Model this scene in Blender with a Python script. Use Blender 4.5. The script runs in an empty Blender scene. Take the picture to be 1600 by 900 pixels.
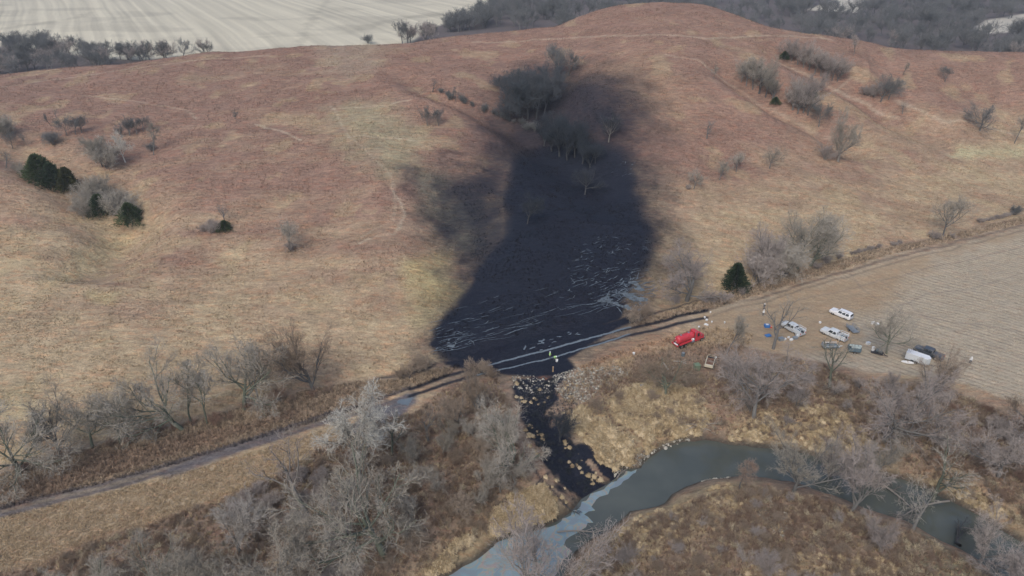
import bpy, bmesh, math, random, time
import numpy as np
from mathutils import Vector, Matrix
T0 = time.time()
sc = bpy.context.scene
# ------------------------------------------------------------------ camera
H = 85.0; PITCH = math.radians(29.0); F = 1060.0
cam = bpy.data.cameras.new('camera'); cam_o = bpy.data.objects.new('camera', cam)
sc.collection.objects.link(cam_o)
cam.sensor_width = 36; cam.lens = 36 * F / 1600.0
cam.clip_start = 1; cam.clip_end = 12000
cam_o.location = (0, 0, H); cam_o.rotation_euler = (math.pi / 2 - PITCH, 0, 0)
sc.camera = cam_o
# ------------------------------------------------------------------ light
SUN_EL = math.radians(48); SUN_AZ = math.radians(205)   # azimuth clockwise from +Y
w = bpy.data.worlds.new('World'); sc.world = w; w.use_nodes = True
wn = w.node_tree.nodes; wl = w.node_tree.links
sky = wn.new('ShaderNodeTexSky'); sky.sky_type = 'NISHITA'; sky.sun_disc = False
sky.sun_elevation = SUN_EL; sky.sun_rotation = SUN_AZ
sky.dust_density = 3.0; sky.air_density = 1.0; sky.ozone_density = 1.0
wl.new(sky.outputs[0], wn['Background'].inputs['Color']); wn['Background'].inputs['Strength'].default_value = 0.15
sun = bpy.data.lights.new('sun', 'SUN'); sun.energy = 1.15; sun.angle = math.radians(28); sun.color = (1.0, 0.975, 0.94)
so = bpy.data.objects.new('sun', sun); sc.collection.objects.link(so)
sd = Vector((math.sin(SUN_AZ) * math.cos(SUN_EL), math.cos(SUN_AZ) * math.cos(SUN_EL), math.sin(SUN_EL)))
so.rotation_euler = sd.to_track_quat('Z', 'Y').to_euler(); so.location = (0, 0, 300)
sc.view_settings.view_transform = 'Standard'; sc.view_settings.look = 'None'
sc.view_settings.exposure = 0.12; sc.view_settings.gamma = 1.0

HAZE = 0.00022                            # density of the air, used at the end
# ------------------------------------------------------------------ noise, geometry maths
def vnoise(x, y, seed):
    r = np.random.RandomState(seed).rand(256, 256)
    xi = np.floor(x).astype(int); yi = np.floor(y).astype(int)
    fx = x - xi; fy = y - yi
    fx = fx * fx * (3 - 2 * fx); fy = fy * fy * (3 - 2 * fy)
    a = r[xi & 255, yi & 255]; b = r[(xi + 1) & 255, yi & 255]
    c = r[xi & 255, (yi + 1) & 255]; d = r[(xi + 1) & 255, (yi + 1) & 255]
    return (a * (1 - fx) + b * fx) * (1 - fy) + (c * (1 - fx) + d * fx) * fy
def fbm(x, y, seed, oct=4):
    s = 0; a = 0.5; t = 0
    for i in range(oct):
        s = s + a * vnoise(x * 2 ** i + 17.3 * i, y * 2 ** i + 5.1 * i, seed + i); t += a; a *= 0.5
    return s / t
def sstep(a, b, x):
    t = np.clip((x - a) / (b - a), 0, 1); return t * t * (3 - 2 * t)
cp, sp = math.cos(PITCH), math.sin(PITCH)
def raydir(u, v):
    u = np.asarray(u, float); v = np.asarray(v, float)
    dx = (u - 800) / F; dy = -(v - 450) / F
    return np.stack([dx, cp + dy * sp, -sp + dy * cp], -1)
def plane(u, v, z):                       # point on the level plane z seen in direction (u, v)
    d = raydir(u, v); t = (np.asarray(z, float) - H) / d[..., 2]
    return np.stack([d[..., 0] * t, d[..., 1] * t, H + d[..., 2] * t], -1)
def seg_dist(px, py, a, b):
    ax, ay = a; bx, by = b; dx, dy = bx - ax, by - ay
    t = np.clip(((px - ax) * dx + (py - ay) * dy) / (dx * dx + dy * dy + 1e-9), 0, 1)
    return np.hypot(px - ax - t * dx, py - ay - t * dy), t
def line_dist(px, py, pts):               # distance to a polyline, and the arc position 0..n-1
    best = np.full(px.shape, 1e9); arc = np.zeros(px.shape)
    for i in range(len(pts) - 1):
        d, t = seg_dist(px, py, pts[i], pts[i + 1])
        m = d < best; best = np.where(m, d, best); arc = np.where(m, i + t, arc)
    return best, arc
def poly_sd(px, py, pts):                 # signed distance, negative inside
    n = len(pts); best = np.full(px.shape, 1e9); ins = np.zeros(px.shape, bool)
    for i in range(n):
        a = pts[i]; b = pts[(i + 1) % n]
        d, t = seg_dist(px, py, a, b); best = np.minimum(best, d)
        if a[1] != b[1]:
            c = ((a[1] > py) != (b[1] > py)) & (px < (b[0] - a[0]) * (py - a[1]) / (b[1] - a[1]) + a[0])
            ins ^= c
    return np.where(ins, -best, best)

# ------------------------------------------------------------------ terrain height field
CREST = [(-500,150,18),(-200,136,22),(0,116,27),(100,107,28),(200,98,30),(330,84,32),(470,73,34),(560,69,35),(640,68,36),(760,52,38.5),(830,46,40),(868,44,40.5),
         (900,30,43.5),(960,12,47.5),(1040,4,49.5),(1100,8,48.8),(1150,25,46.5),(1200,43,43),(1260,53,41),(1330,62,39),(1400,75,36),(1480,81,34.5),(1600,84,33.5),(1800,88,32),(2100,95,28)]
cr = plane([c[0] for c in CREST], [c[1] for c in CREST], [c[2] for c in CREST])
HILL = [ # u, v, z control points
 (700,563,0),(860,535,0.3),(560,585,0),(400,630,0),(200,680,0),(0,735,0),(-250,790,0),
 (1010,480,0.3),(1100,462,.3),(1200,430,.5),(1300,405,.5),(1450,372,.6),(1600,335,.6),(1850,290,.8),
 (0,400,8.5),(200,420,7.5),(400,430,7.5),(600,430,8),(0,560,3.2),(200,540,3.6),(400,540,3),(560,520,2.8),
 (0,300,16),(200,310,14.5),(400,310,14.5),(600,310,15.5),(0,200,22),(200,200,22),(400,200,23),(560,200,24),(650,150,29),
 (-300,300,15),(-300,450,6),
 (750,420,7.5),(750,310,14.5),(760,200,23),(760,120,31),(860,420,7),(880,320,13),(880,220,21.5),(900,130,31),
 (1000,400,6),(1020,300,13.5),(1040,200,24),(1040,120,34),(1040,60,42),(1130,350,7.5),(1150,270,14),(1150,180,25),(1180,100,35),
 (1300,330,6.5),(1300,250,13),(1300,170,23),(1300,100,34),(1450,300,5),(1450,230,12),(1450,160,22),(1450,110,31),
 (1600,270,4.5),(1600,215,11),(1600,150,22),(1600,110,29),(1850,230,8),(1850,150,22)]
ctrl = [tuple(p) for p in plane([c[0] for c in HILL], [c[1] for c in HILL], [c[2] for c in HILL])] + [tuple(p) for p in cr]
for (x, y) in [(-120,70),(-40,70),(40,70),(120,70),(-60,105),(0,108),(60,125),(120,138),(190,150),(260,160),(-120,40),(120,40),(-200,60),(220,80),(330,120),(0,40),(90,100),(160,110)]:
    ctrl.append((x, y, 0.0))
ctrl = np.array(ctrl)
def tps_fit(c, lam=0.0008):
    xy = c[:, :2] / 100; n = len(c)
    r = np.hypot(xy[:, None, 0] - xy[None, :, 0], xy[:, None, 1] - xy[None, :, 1])
    K = np.where(r > 0, r * r * np.log(r + 1e-12), 0) + lam * np.eye(n)
    Pm = np.c_[np.ones(n), xy]; A = np.block([[K, Pm], [Pm.T, np.zeros((3, 3))]])
    return xy, np.linalg.solve(A, np.r_[c[:, 2], 0, 0, 0])
tx, tw = tps_fit(ctrl)
def tps(x, y):
    x = x / 100; y = y / 100
    s = tw[-3] + tw[-2] * x + tw[-1] * y
    for i in range(len(tx)):
        r2 = (x - tx[i, 0]) ** 2 + (y - tx[i, 1]) ** 2
        s = s + tw[i] * 0.5 * r2 * np.log(r2 + 1e-12)
    return s
o = np.argsort(cr[:, 0]); CX, CY, CZ = cr[o, 0], cr[o, 1], cr[o, 2]
VALLEY = 8.0
GX0, GX1, GY0, GY1, GS = -460., 560., 20., 1000., 1.25
gx = np.arange(GX0, GX1 + .1, GS); gy = np.arange(GY0, GY1 + .1, GS)
GXX, GYY = np.meshgrid(gx, gy)
def coarse(fn, S=5):                      # evaluate a smooth function on a coarse grid and refine it
    cx = gx[::S]; cy = gy[::S]; cx = np.r_[cx, cx[-1] + GS * S]; cy = np.r_[cy, cy[-1] + GS * S]
    a_, b_ = np.meshgrid(cx, cy); Q = fn(a_, b_)
    ix = np.arange(len(gx)) / S; iy = np.arange(len(gy)) / S
    i0 = ix.astype(int); j0 = iy.astype(int); fx = ix - i0; fy = (iy - j0)[:, None]
    t = Q[:, i0] * (1 - fx) + Q[:, np.minimum(i0 + 1, Q.shape[1] - 1)] * fx
    return t[j0] * (1 - fy) + t[np.minimum(j0 + 1, Q.shape[0] - 1)] * fy
def blur(A, n):
    for _ in range(n):
        B = np.pad(A, 1, mode='edge'); A = (B[:-2, 1:-1] + B[2:, 1:-1] + 2 * A) / 4
        B = np.pad(A, 1, mode='edge'); A = (B[1:-1, :-2] + B[1:-1, 2:] + 2 * A) / 4
    return A
Gr = blur(coarse(lambda x, y: tps(np.clip(x, -330, 400), np.minimum(y, np.interp(x, CX, CY))), 4), 3)
_yc = np.interp(GXX, CX, CY); _dy = np.maximum(GYY - _yc, 0); _fall = 0.34 * _dy * _dy / (_dy + 10)
_zc = np.interp(GXX, CX, CZ); _far = VALLEY + 6 * np.log1p(np.exp(np.clip((_zc - _fall - VALLEY) / 6, -40, 40)))
Gr = np.where(_dy > 0, Gr - _fall + (_far - (Gr - _fall)) * sstep(0, 50, _dy), Gr)
def samp(G, x, y):
    fx = np.clip((np.asarray(x, float) - GX0) / GS, 0, len(gx) - 1.001); fy = np.clip((np.asarray(y, float) - GY0) / GS, 0, len(gy) - 1.001)
    ix = fx.astype(int); iy = fy.astype(int); fx = fx - ix; fy = fy - iy
    return (G[iy, ix] * (1 - fx) + G[iy, ix + 1] * fx) * (1 - fy) + (G[iy + 1, ix] * (1 - fx) + G[iy + 1, ix + 1] * fx) * fy
def ground_at(u, v, G=None, tmax=1500):   # where the line of sight meets the ground
    if G is None: G = Gr
    u = np.atleast_1d(np.asarray(u, float)); v = np.atleast_1d(np.asarray(v, float))
    d = raydir(u, v); t = np.full(u.shape, 80.0); done = np.zeros(u.shape, bool); prev = t.copy()
    for i in range(900):
        x = d[:, 0] * t; y = d[:, 1] * t; z = H + d[:, 2] * t
        hit = z < samp(G, x, y); done |= hit
        prev = np.where(done, prev, t); t = np.where(done, t, t + 1.1)
        if done.all(): break
    lo, hi = prev, t
    for i in range(12):
        m = (lo + hi) / 2; z = H + d[:, 2] * m; below = z < samp(G, d[:, 0] * m, d[:, 1] * m)
        hi = np.where(below, m, hi); lo = np.where(below, lo, m)
    x = d[:, 0] * hi; y = d[:, 1] * hi
    return np.stack([x, y, samp(G, x, y)], -1)
def gp(pts, G=None):                      # outline given by sight lines -> outline on the ground (x, y)
    a = np.array(pts, float); p = ground_at(a[:, 0], a[:, 1], G); return [tuple(q[:2]) for q in p]
def valley(pts, depth, width, fade=True, asym=0):
    global Gr
    P = gp(pts, G_base); d, a = line_dist(GXX, GYY, P); n = len(P) - 1
    e = np.sin(np.clip(a / n, 0, 1) * math.pi) ** 0.6 if fade else 1
    Gr = Gr - depth * e * np.exp(-(d / width) ** 2)
G_base = Gr.copy()
# draws (negative) and spurs (positive)
valley([(10,215),(70,268),(140,312),(190,345),(165,385),(110,440)], 8.5, 10)
valley([(-80,240),(0,268),(70,292),(130,318),(150,350)], -3.5, 8)
valley([(190,195),(200,240),(170,300)], 2.2, 10)
valley([(610,105),(660,138),(740,163),(790,180),(850,205)], 4, 6)
valley([(600,130),(680,160),(740,180)], -1.2, 6)
valley([(885,85),(850,125),(830,165),(860,215),(900,250),(940,290),(960,350)], 6.5, 12)
valley([(900,120),(960,170),(1010,240)], -2.5, 12)
valley([(640,275),(700,330),(730,420),(740,500)], 2.8, 11)
valley([(560,210),(620,290),(640,360)], -1.0, 10)
valley([(1110,90),(1165,128),(1215,160),(1275,185),(1320,215),(1350,250)], 9.5, 10)
valley([(1085,110),(1140,140),(1200,175),(1270,205),(1300,235)], -3.2, 9)
valley([(1195,72),(1250,100),(1310,122),(1380,155),(1430,185),(1500,220)], 8, 10)
valley([(1190,92),(1240,112),(1310,140),(1370,168)], -2.8, 8)
valley([(1360,100),(1440,120),(1530,150),(1600,175)], 5.5, 12)
valley([(1380,120),(1450,140),(1540,168),(1610,195)], -2.4, 9)
Gr = Gr + (fbm(GXX / 28, GYY / 28, 3, 3) - .5) * 2.4 * sstep(3, 12, Gr) * np.clip((900 - GYY) / 400, .2, 1)
G_base = Gr.copy()
# ditch at the hill foot, then the creek
DITCH = gp([(-200,770),(0,722),(120,690),(250,662),(380,628),(480,602),(560,590),(640,578),(700,560),(800,530),(900,508),(1000,482),(1080,462),(1180,440),(1300,405),(1450,368),(1600,330),(1800,285)])
dd, _ = line_dist(GXX, GYY, DITCH); Gr = Gr - 0.8 * np.exp(-(dd / 1.6) ** 2)
WZ = -4.5
FAR_SH = [(560,960),(640,925),(705,898),(741,876),(762,862),(782,842),(815,832),(850,825),(875,812),(892,801),(900,788),(927,768),(945,757),(960,748),(975,735),(1000,731),(1012,717),(1035,703),(1062,693),(1100,688),(1150,696),(1200,700),(1250,706),(1300,722),(1347,738),(1380,745),(1417,750),(1450,765),(1487,785),(1520,802),(1550,820),(1575,835),(1600,852),(1680,900),(1760,960)]
NEAR_SH = [(1640,960),(1590,925),(1555,900),(1535,878),(1495,857),(1450,836),(1417,814),(1385,806),(1350,795),(1320,782),(1287,770),(1245,756),(1200,748),(1165,744),(1130,747),(1095,752),(1072,762),(1050,774),(1037,788),(1012,794),(985,798),(965,815),(947,830),(920,846),(900,860),(890,875),(876,905),(860,960)]
a = np.array(FAR_SH + NEAR_SH, float); WATER = [tuple(p[:2]) for p in plane(a[:, 0], a[:, 1], WZ)]
def jag(P, amp, step, seed):              # roughen an outline
    r = random.Random(seed); out = []
    for i in range(len(P)):
        p, q = Vector(P[i]), Vector(P[(i + 1) % len(P)]); n = max(1, int((q - p).length / step))
        for k in range(n):
            s = p.lerp(q, k / n); out.append((s.x + r.uniform(-amp, amp), s.y + r.uniform(-amp, amp)))
    return out
WATER = jag(WATER, .22, 1.4, 4)
wsd = poly_sd(GXX, GYY, WATER)
lim = WZ + 3.4 * (1 - np.exp(-np.maximum(wsd, 0) / 3.2)) + np.maximum(wsd, 0) * .14 + 60 * sstep(12, 60, wsd)
G0 = Gr.copy()
Gr = np.where(wsd < 0, WZ - 1.4 * (1 - np.exp(wsd / 1.2)), np.minimum(Gr + (fbm(GXX / 9, GYY / 9, 31, 3) - .5) * 1.1 * sstep(0, 6, wsd) * sstep(22, 6, wsd), lim))
# oil gullies down to the creek
GULLY = gp([(830,600),(850,640),(868,680),(892,730),(912,765)])
dg, _ = line_dist(GXX, GYY, GULLY); Gr = Gr - 0.9 * np.exp(-(dg / 2.6) ** 2) * (wsd > 0)
GULLY2 = gp([(905,640),(928,665),(950,690),(972,722)]); dg, _ = line_dist(GXX, GYY, GULLY2); Gr = Gr - 0.5 * np.exp(-(dg / .9) ** 2) * (wsd > 0)

# ------------------------------------------------------------------ materials
def new_mat(name):
    m = bpy.data.materials.new(name); m.use_nodes = True
    nt = m.node_tree; return m, nt.nodes, nt.links, nt.nodes['Principled BSDF']
def flat(name, col, rough=0.7, metal=0.0, var=0.0, noise=0.0, nscale=8.0, spec=0.5, coat=0.0, trans=0.0):
    m, n, l, b = new_mat(name)
    b.inputs['Roughness'].default_value = rough; b.inputs['Metallic'].default_value = metal
    b.inputs['Specular IOR Level'].default_value = spec; b.inputs['Coat Weight'].default_value = coat
    hsv = n.new('ShaderNodeHueSaturation'); hsv.inputs['Color'].default_value = (*col, 1)
    val = n.new('ShaderNodeMath'); val.operation = 'MULTIPLY_ADD'
    oi = n.new('ShaderNodeObjectInfo'); l.new(oi.outputs['Random'], val.inputs[0])
    val.inputs[1].default_value = 2 * var; val.inputs[2].default_value = 1 - var
    tx_ = n.new('ShaderNodeTexCoord'); nz = n.new('ShaderNodeTexNoise'); nz.inputs['Scale'].default_value = nscale; nz.inputs['Detail'].default_value = 4
    l.new(tx_.outputs['Object'], nz.inputs['Vector'])
    v2 = n.new('ShaderNodeMath'); v2.operation = 'MULTIPLY_ADD'; l.new(nz.outputs[0], v2.inputs[0])
    v2.inputs[1].default_value = 2 * noise; v2.inputs[2].default_value = 1 - noise
    mm = n.new('ShaderNodeMath'); mm.operation = 'MULTIPLY'; l.new(val.outputs[0], mm.inputs[0]); l.new(v2.outputs[0], mm.inputs[1])
    l.new(mm.outputs[0], hsv.inputs['Value']); l.new(hsv.outputs[0], b.inputs['Base Color'])
    if trans: b.inputs['Transmission Weight'].default_value = trans
    return m
def veg(name, cols, rough=0.9, big=0.0):
    # plant matter: colour picked per plant from a few hues, with slow drift over the ground
    m, n, l, b = new_mat(name); b.inputs['Roughness'].default_value = rough; b.inputs['Specular IOR Level'].default_value = 0.15
    oi = n.new('ShaderNodeObjectInfo'); rp = n.new('ShaderNodeValToRGB')
    nz = n.new('ShaderNodeTexNoise'); nz.inputs['Scale'].default_value = 0.09; nz.inputs['Detail'].default_value = 3
    geo = n.new('ShaderNodeNewGeometry'); l.new(geo.outputs['Position'], nz.inputs['Vector'])
    ad = n.new('ShaderNodeMath'); ad.operation = 'MULTIPLY_ADD'; l.new(nz.outputs[0], ad.inputs[0]); ad.inputs[1].default_value = 1.6; ad.inputs[2].default_value = -0.8
    a2 = n.new('ShaderNodeMath'); a2.operation = 'MULTIPLY_ADD'; l.new(ad.outputs[0], a2.inputs[0]); a2.inputs[1].default_value = big
    l.new(oi.outputs['Random'], a2.inputs[2]); l.new(a2.outputs[0], rp.inputs[0])
    el = rp.color_ramp.elements
    while len(el) < len(cols): el.new(0.5)
    for i, c in enumerate(cols): el[i].position = i / (len(cols) - 1); el[i].color = (*c, 1)
    l.new(rp.outputs[0], b.inputs['Base Color'])
    return m
M = {}
M['twig_grey'] = veg('grey twigs', [(.27,.245,.20),(.34,.31,.26),(.41,.375,.32)])
M['twig_mauve'] = veg('mauve grey twigs', [(.29,.25,.225),(.35,.305,.275),(.41,.36,.32)])
M['twig_brown'] = veg('brown grey twigs', [(.24,.185,.135),(.31,.245,.185),(.35,.285,.22)])
M['twig_red'] = veg('reddish brown twigs', [(.25,.165,.12),(.31,.21,.155),(.29,.22,.17)])
M['twig_dark'] = veg('dark blue grey twigs', [(.13,.135,.13),(.165,.17,.165),(.20,.20,.195)])
M['twig_oil'] = veg('oil darkened twigs', [(.030,.038,.050),(.042,.052,.064),(.05,.056,.068)])
M['twig_mist'] = veg('oil misted twigs', [(.065,.078,.088),(.085,.095,.105),(.1,.105,.115)])
M['twig_pale'] = veg('bleached pale twigs', [(.46,.44,.39),(.54,.52,.46)])
M['twig_silver'] = veg('silver grey twigs', [(.38,.35,.31),(.43,.40,.36)])
M['bark_green'] = flat('mossy green grey bark', (.13,.145,.105), .9, var=.2, noise=.3)
M['bark_grey'] = flat('dark grey bark', (.15,.145,.135), .9, var=.2, noise=.3)
M['bark_pale'] = flat('pale bleached bark', (.52,.5,.45), .85, var=.1, noise=.2)
M['bark_mid'] = flat('grey brown bark', (.22,.2,.175), .9, var=.2, noise=.25)
M['bark_oil'] = flat('oil stained bark', (.06,.06,.062), .7, var=.2, noise=.3)
M['cedar'] = veg('dark evergreen foliage', [(.035,.055,.03),(.06,.088,.042),(.09,.12,.055)])
M['cedar_brown'] = veg('olive brown evergreen foliage', [(.07,.075,.03),(.10,.09,.04),(.06,.08,.03)])
M['grass_tan'] = veg('tan bunch grass', [(.38,.29,.17),(.50,.40,.25),(.62,.51,.34)], big=.5)
M['grass_straw'] = veg('straw coloured weeds', [(.48,.41,.28),(.58,.50,.35),(.42,.34,.23)], big=.4)
M['grass_hill'] = veg('russet and tan hill grass', [(.27,.18,.14),(.33,.24,.18),(.42,.33,.23),(.38,.285,.21)], big=.9)
M['grass_verge'] = veg('brown verge weeds', [(.18,.125,.09),(.29,.20,.145),(.44,.35,.24),(.52,.44,.33)], big=.4)
M['weed_brown'] = veg('dead brown weeds', [(.19,.13,.095),(.27,.19,.135),(.35,.27,.19)], big=.6)
def follow(name, lo, hi, rough=.9):        # takes the hue of the plant cover it grows in
    m, n, l, b = new_mat(name); b.inputs['Roughness'].default_value = rough; b.inputs['Specular IOR Level'].default_value = .15
    a_ = n.new('ShaderNodeAttribute'); a_.attribute_type = 'INSTANCER'; a_.attribute_name = 'pcol'
    oi = n.new('ShaderNodeObjectInfo'); mr = n.new('ShaderNodeMapRange'); mr.inputs['To Min'].default_value = lo; mr.inputs['To Max'].default_value = hi; l.new(oi.outputs['Random'], mr.inputs['Value'])
    v_ = n.new('ShaderNodeVectorMath'); v_.operation = 'SCALE'; l.new(a_.outputs['Color'], v_.inputs[0]); l.new(mr.outputs[0], v_.inputs['Scale']); l.new(v_.outputs[0], b.inputs['Base Color']); return m
M['follow_hill'] = follow('hillside grass blades', .72, 1.32)
M['follow_soft'] = follow('field grass blades', 1.0, 1.8)
M['follow_hard'] = follow('weed blades', .55, 2.0)
M['grass_oil'] = veg('oil coated grass', [(.006,.006,.010),(.012,.012,.018),(.024,.022,.030)], rough=.8)
M['rock_white'] = flat('pale limestone', (.32,.30,.25), .9, var=.55, noise=.25, nscale=3)
M['rock_dark'] = flat('oil blackened stone', (.03,.03,.038), .5, var=.4)

def ground_material():
    m, n, l, b = new_mat('ground cover')
    def N(t, **k):
        x = n.new(t)
        for a_, v_ in k.items(): setattr(x, a_, v_)
        return x
    def math_(op, a_, b_=None, c_=None):
        x = N('ShaderNodeMath', operation=op)
        for i, q in enumerate((a_, b_, c_)):
            if q is None: continue
            if isinstance(q, (int, float)): x.inputs[i].default_value = q
            else: l.new(q, x.inputs[i])
        return x.outputs[0]
    def mix(fac, a_, b_, bt='MIX'):
        x = N('ShaderNodeMix', data_type='RGBA', blend_type=bt)
        for k_, q in ((0, fac), (6, a_), (7, b_)):
            if isinstance(q, (int, float)): x.inputs[k_].default_value = q
            elif isinstance(q, tuple): x.inputs[k_].default_value = (*q, 1)
            else: l.new(q, x.inputs[k_])
        return x.outputs[2]
    geo = N('ShaderNodeNewGeometry'); pos = geo.outputs['Position']
    def noise(scale, det=3, vec=None, rough=.5, dist=0):
        x = N('ShaderNodeTexNoise'); x.inputs['Scale'].default_value = scale; x.inputs['Detail'].default_value = det; x.inputs['Roughness'].default_value = rough
        x.inputs['Distortion'].default_value = dist
        l.new(vec or pos, x.inputs['Vector']); return x.outputs[0]
    def mapv(s, r=(0, 0, 0)):
        x = N('ShaderNodeMapping'); x.inputs['Scale'].default_value = s; x.inputs['Rotation'].default_value = r; l.new(pos, x.inputs[0]); return x.outputs[0]
    base = N('ShaderNodeAttribute', attribute_name='Col').outputs['Color']
    ms = N('ShaderNodeSeparateColor'); l.new(N('ShaderNodeAttribute', attribute_name='Msk').outputs['Color'], ms.inputs[0])
    oil, pool, field = ms.outputs[0], ms.outputs[1], ms.outputs[2]
    row = N('ShaderNodeAttribute', attribute_name='row').outputs['Fac']
    grass = N('ShaderNodeAttribute', attribute_name='grass').outputs['Fac']
    # streaky grass: stretched across the slope
    st = noise(1.0, 5, mapv((.42, 1.15, 1.4), (0, 0, .12)), .68)
    fine = noise(2.3, 4, None, .65)
    mid = noise(.16, 4, mapv((.6, 1.2, 1), (0, 0, .2)), .6)
    gv = math_('MULTIPLY_ADD', st, 1.5, .25)
    gv = math_('MULTIPLY', gv, math_('MULTIPLY_ADD', fine, 1.1, .45))
    gv = math_('MULTIPLY', gv, math_('MULTIPLY_ADD', mid, .7, .65))
    plain = math_('MULTIPLY_ADD', fine, .7, .65)
    mul = math_('ADD', math_('MULTIPLY', gv, grass), math_('MULTIPLY', plain, math_('SUBTRACT', 1, grass)))
    cmb = N('ShaderNodeCombineColor')
    for i in range(3): l.new(mul, cmb.inputs[i])
    c = mix(1.0, base, cmb.outputs[0], 'MULTIPLY')
    # russet / straw flecks in the grass
    f1 = noise(.55, 5, mapv((.5, 1.3, 1)), .75); f2 = math_('MULTIPLY', grass, math_('MULTIPLY_ADD', f1, 5, -2.45)); f2 = math_('MINIMUM', math_('MAXIMUM', f2, 0), .65)
    c = mix(f2, c, mix(1, c, (1.12, .88, .80), 'MULTIPLY'))
    f3 = noise(.5, 5, mapv((.45, 1.25, 1.0), (0, 0, 1.9)), .75); f4 = math_('MINIMUM', math_('MAXIMUM', math_('MULTIPLY', grass, math_('MULTIPLY_ADD', f3, 5, -2.6)), 0), .6)
    c = mix(f4, c, mix(1, c, (1.2, 1.22, 1.16), 'MULTIPLY'))
    # crop rows: pale stubble over darker soil
    wv = math_('SINE', math_('MULTIPLY', math_('ADD', row, math_('MULTIPLY', noise(.5, 3), .5)), 2 * math.pi / 1.55))
    dash = noise(.5, 4, None, .7)
    big = noise(.06, 3, None, .6)
    rr = math_('MULTIPLY', math_('MAXIMUM', math_('ADD', wv, math_('MULTIPLY_ADD', dash, 3.6, -2.05)), 0), math_('MULTIPLY', field, math_('MULTIPLY_ADD', big, 1.1, .05)))
    rr = math_('MINIMUM', rr, .8)
    c = mix(rr, c, mix(1, c, (.55, .55, .57), 'MULTIPLY'))
    # oil
    on = math_('ADD', oil, math_('MULTIPLY', math_('MULTIPLY_ADD', noise(1.1, 5, mapv((.5, 1.2, 1)), .7), 1, -.5), math_('MULTIPLY', math_('MULTIPLY', oil, math_('SUBTRACT', 1, oil)), 3.0)))
    on = math_('MINIMUM', math_('MAXIMUM', on, 0), 1)
    ocol = mix(noise(1.6, 4, mapv((.4, 1, 1)), .7), (.004, .005, .010), (.030, .030, .046))
    ocol = mix(math_('MULTIPLY', noise(.07, 3), .7), ocol, (.015, .023, .036))
    c2 = mix(math_('MINIMUM', math_('MULTIPLY', on, 1.0), 1), c, ocol)
    # wet pools in ruts: sky reflection painted in as a grey-blue base
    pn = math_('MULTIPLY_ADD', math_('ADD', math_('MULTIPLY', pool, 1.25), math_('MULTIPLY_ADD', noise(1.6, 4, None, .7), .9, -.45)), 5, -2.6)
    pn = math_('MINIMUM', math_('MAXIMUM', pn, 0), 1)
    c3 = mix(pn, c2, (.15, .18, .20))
    l.new(c3, b.inputs['Base Color'])
    r = math_('ADD', math_('MULTIPLY', math_('SUBTRACT', .95, math_('MULTIPLY', on, .4)), math_('SUBTRACT', 1, pn)), math_('MULTIPLY', pn, .12))
    l.new(r, b.inputs['Roughness'])
    l.new(math_('ADD', math_('MULTIPLY_ADD', on, -.12, .2), math_('MULTIPLY', pn, .6)), b.inputs['Specular IOR Level'])
    bp = N('ShaderNodeBump'); bp.inputs['Distance'].default_value = .5
    hgt = math_('ADD', st, math_('MULTIPLY', fine, .6)); hgt = math_('ADD', hgt, math_('MULTIPLY', math_('MULTIPLY', wv, field), -.12))
    l.new(hgt, bp.inputs['Height']); l.new(math_('MULTIPLY', math_('SUBTRACT', 1, pn), math_('MULTIPLY_ADD', grass, .5, .3)), bp.inputs['Strength'])
    l.new(bp.outputs[0], b.inputs['Normal'])
    return m
M['ground'] = ground_material()

def water_material():
    m, n, l, b = new_mat('murky creek water')
    b.inputs['Base Color'].default_value = (.045, .07, .065, 1); b.inputs['Roughness'].default_value = .06
    b.inputs['Specular IOR Level'].default_value = .8
    tc = n.new('ShaderNodeNewGeometry'); nz = n.new('ShaderNodeTexNoise'); nz.inputs['Scale'].default_value = 1.2; nz.inputs['Detail'].default_value = 3
    l.new(tc.outputs['Position'], nz.inputs['Vector']); bp = n.new('ShaderNodeBump'); bp.inputs['Strength'].default_value = .06; bp.inputs['Distance'].default_value = .2
    l.new(nz.outputs[0], bp.inputs['Height']); l.new(bp.outputs[0], b.inputs['Normal'])
    n2 = n.new('ShaderNodeTexNoise'); n2.inputs['Scale'].default_value = .12; n2.inputs['Detail'].default_value = 4; l.new(tc.outputs['Position'], n2.inputs['Vector'])
    rp = n.new('ShaderNodeValToRGB'); rp.color_ramp.elements[0].position = .35; rp.color_ramp.elements[0].color = (.075, .085, .074, 1)
    rp.color_ramp.elements[1].position = .7; rp.color_ramp.elements[1].color = (.105, .115, .098, 1)
    l.new(n2.outputs[0], rp.inputs[0]); l.new(rp.outputs[0], b.inputs['Base Color'])
    return m
M['water'] = water_material()
def slick_material():
    m, n, l, b = new_mat('oil sheen'); b.inputs['Roughness'].default_value = .12; b.inputs['Specular IOR Level'].default_value = .9
    g = n.new('ShaderNodeNewGeometry'); a = n.new('ShaderNodeTexNoise'); a.inputs['Scale'].default_value = .22; a.inputs['Detail'].default_value = 5; a.inputs['Distortion'].default_value = 1.6
    l.new(g.outputs['Position'], a.inputs['Vector']); rp = n.new('ShaderNodeValToRGB'); e = rp.color_ramp.elements
    for i in range(6): e.new(.5)
    for i, (p, c) in enumerate([(0, (.20,.24,.28)),(.40,(.21,.26,.29)),(.47,(.20,.30,.34)),(.50,(.30,.33,.25)),(.525,(.34,.27,.26)),(.56,(.24,.31,.31)),(.66,(.25,.33,.37)),(1,(.18,.23,.27))]):
        e[i].position = p; e[i].color = (*c, 1)
    l.new(a.outputs[0], rp.inputs[0]); l.new(rp.outputs[0], b.inputs['Base Color']); return m
M['slick'] = slick_material()
M['pool'] = flat('oil pool with painted reflection', (.13,.155,.175), .12, spec=.9, noise=.3, nscale=.6)  # base colour raised to carry the grey-blue of the reflected sky

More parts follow.
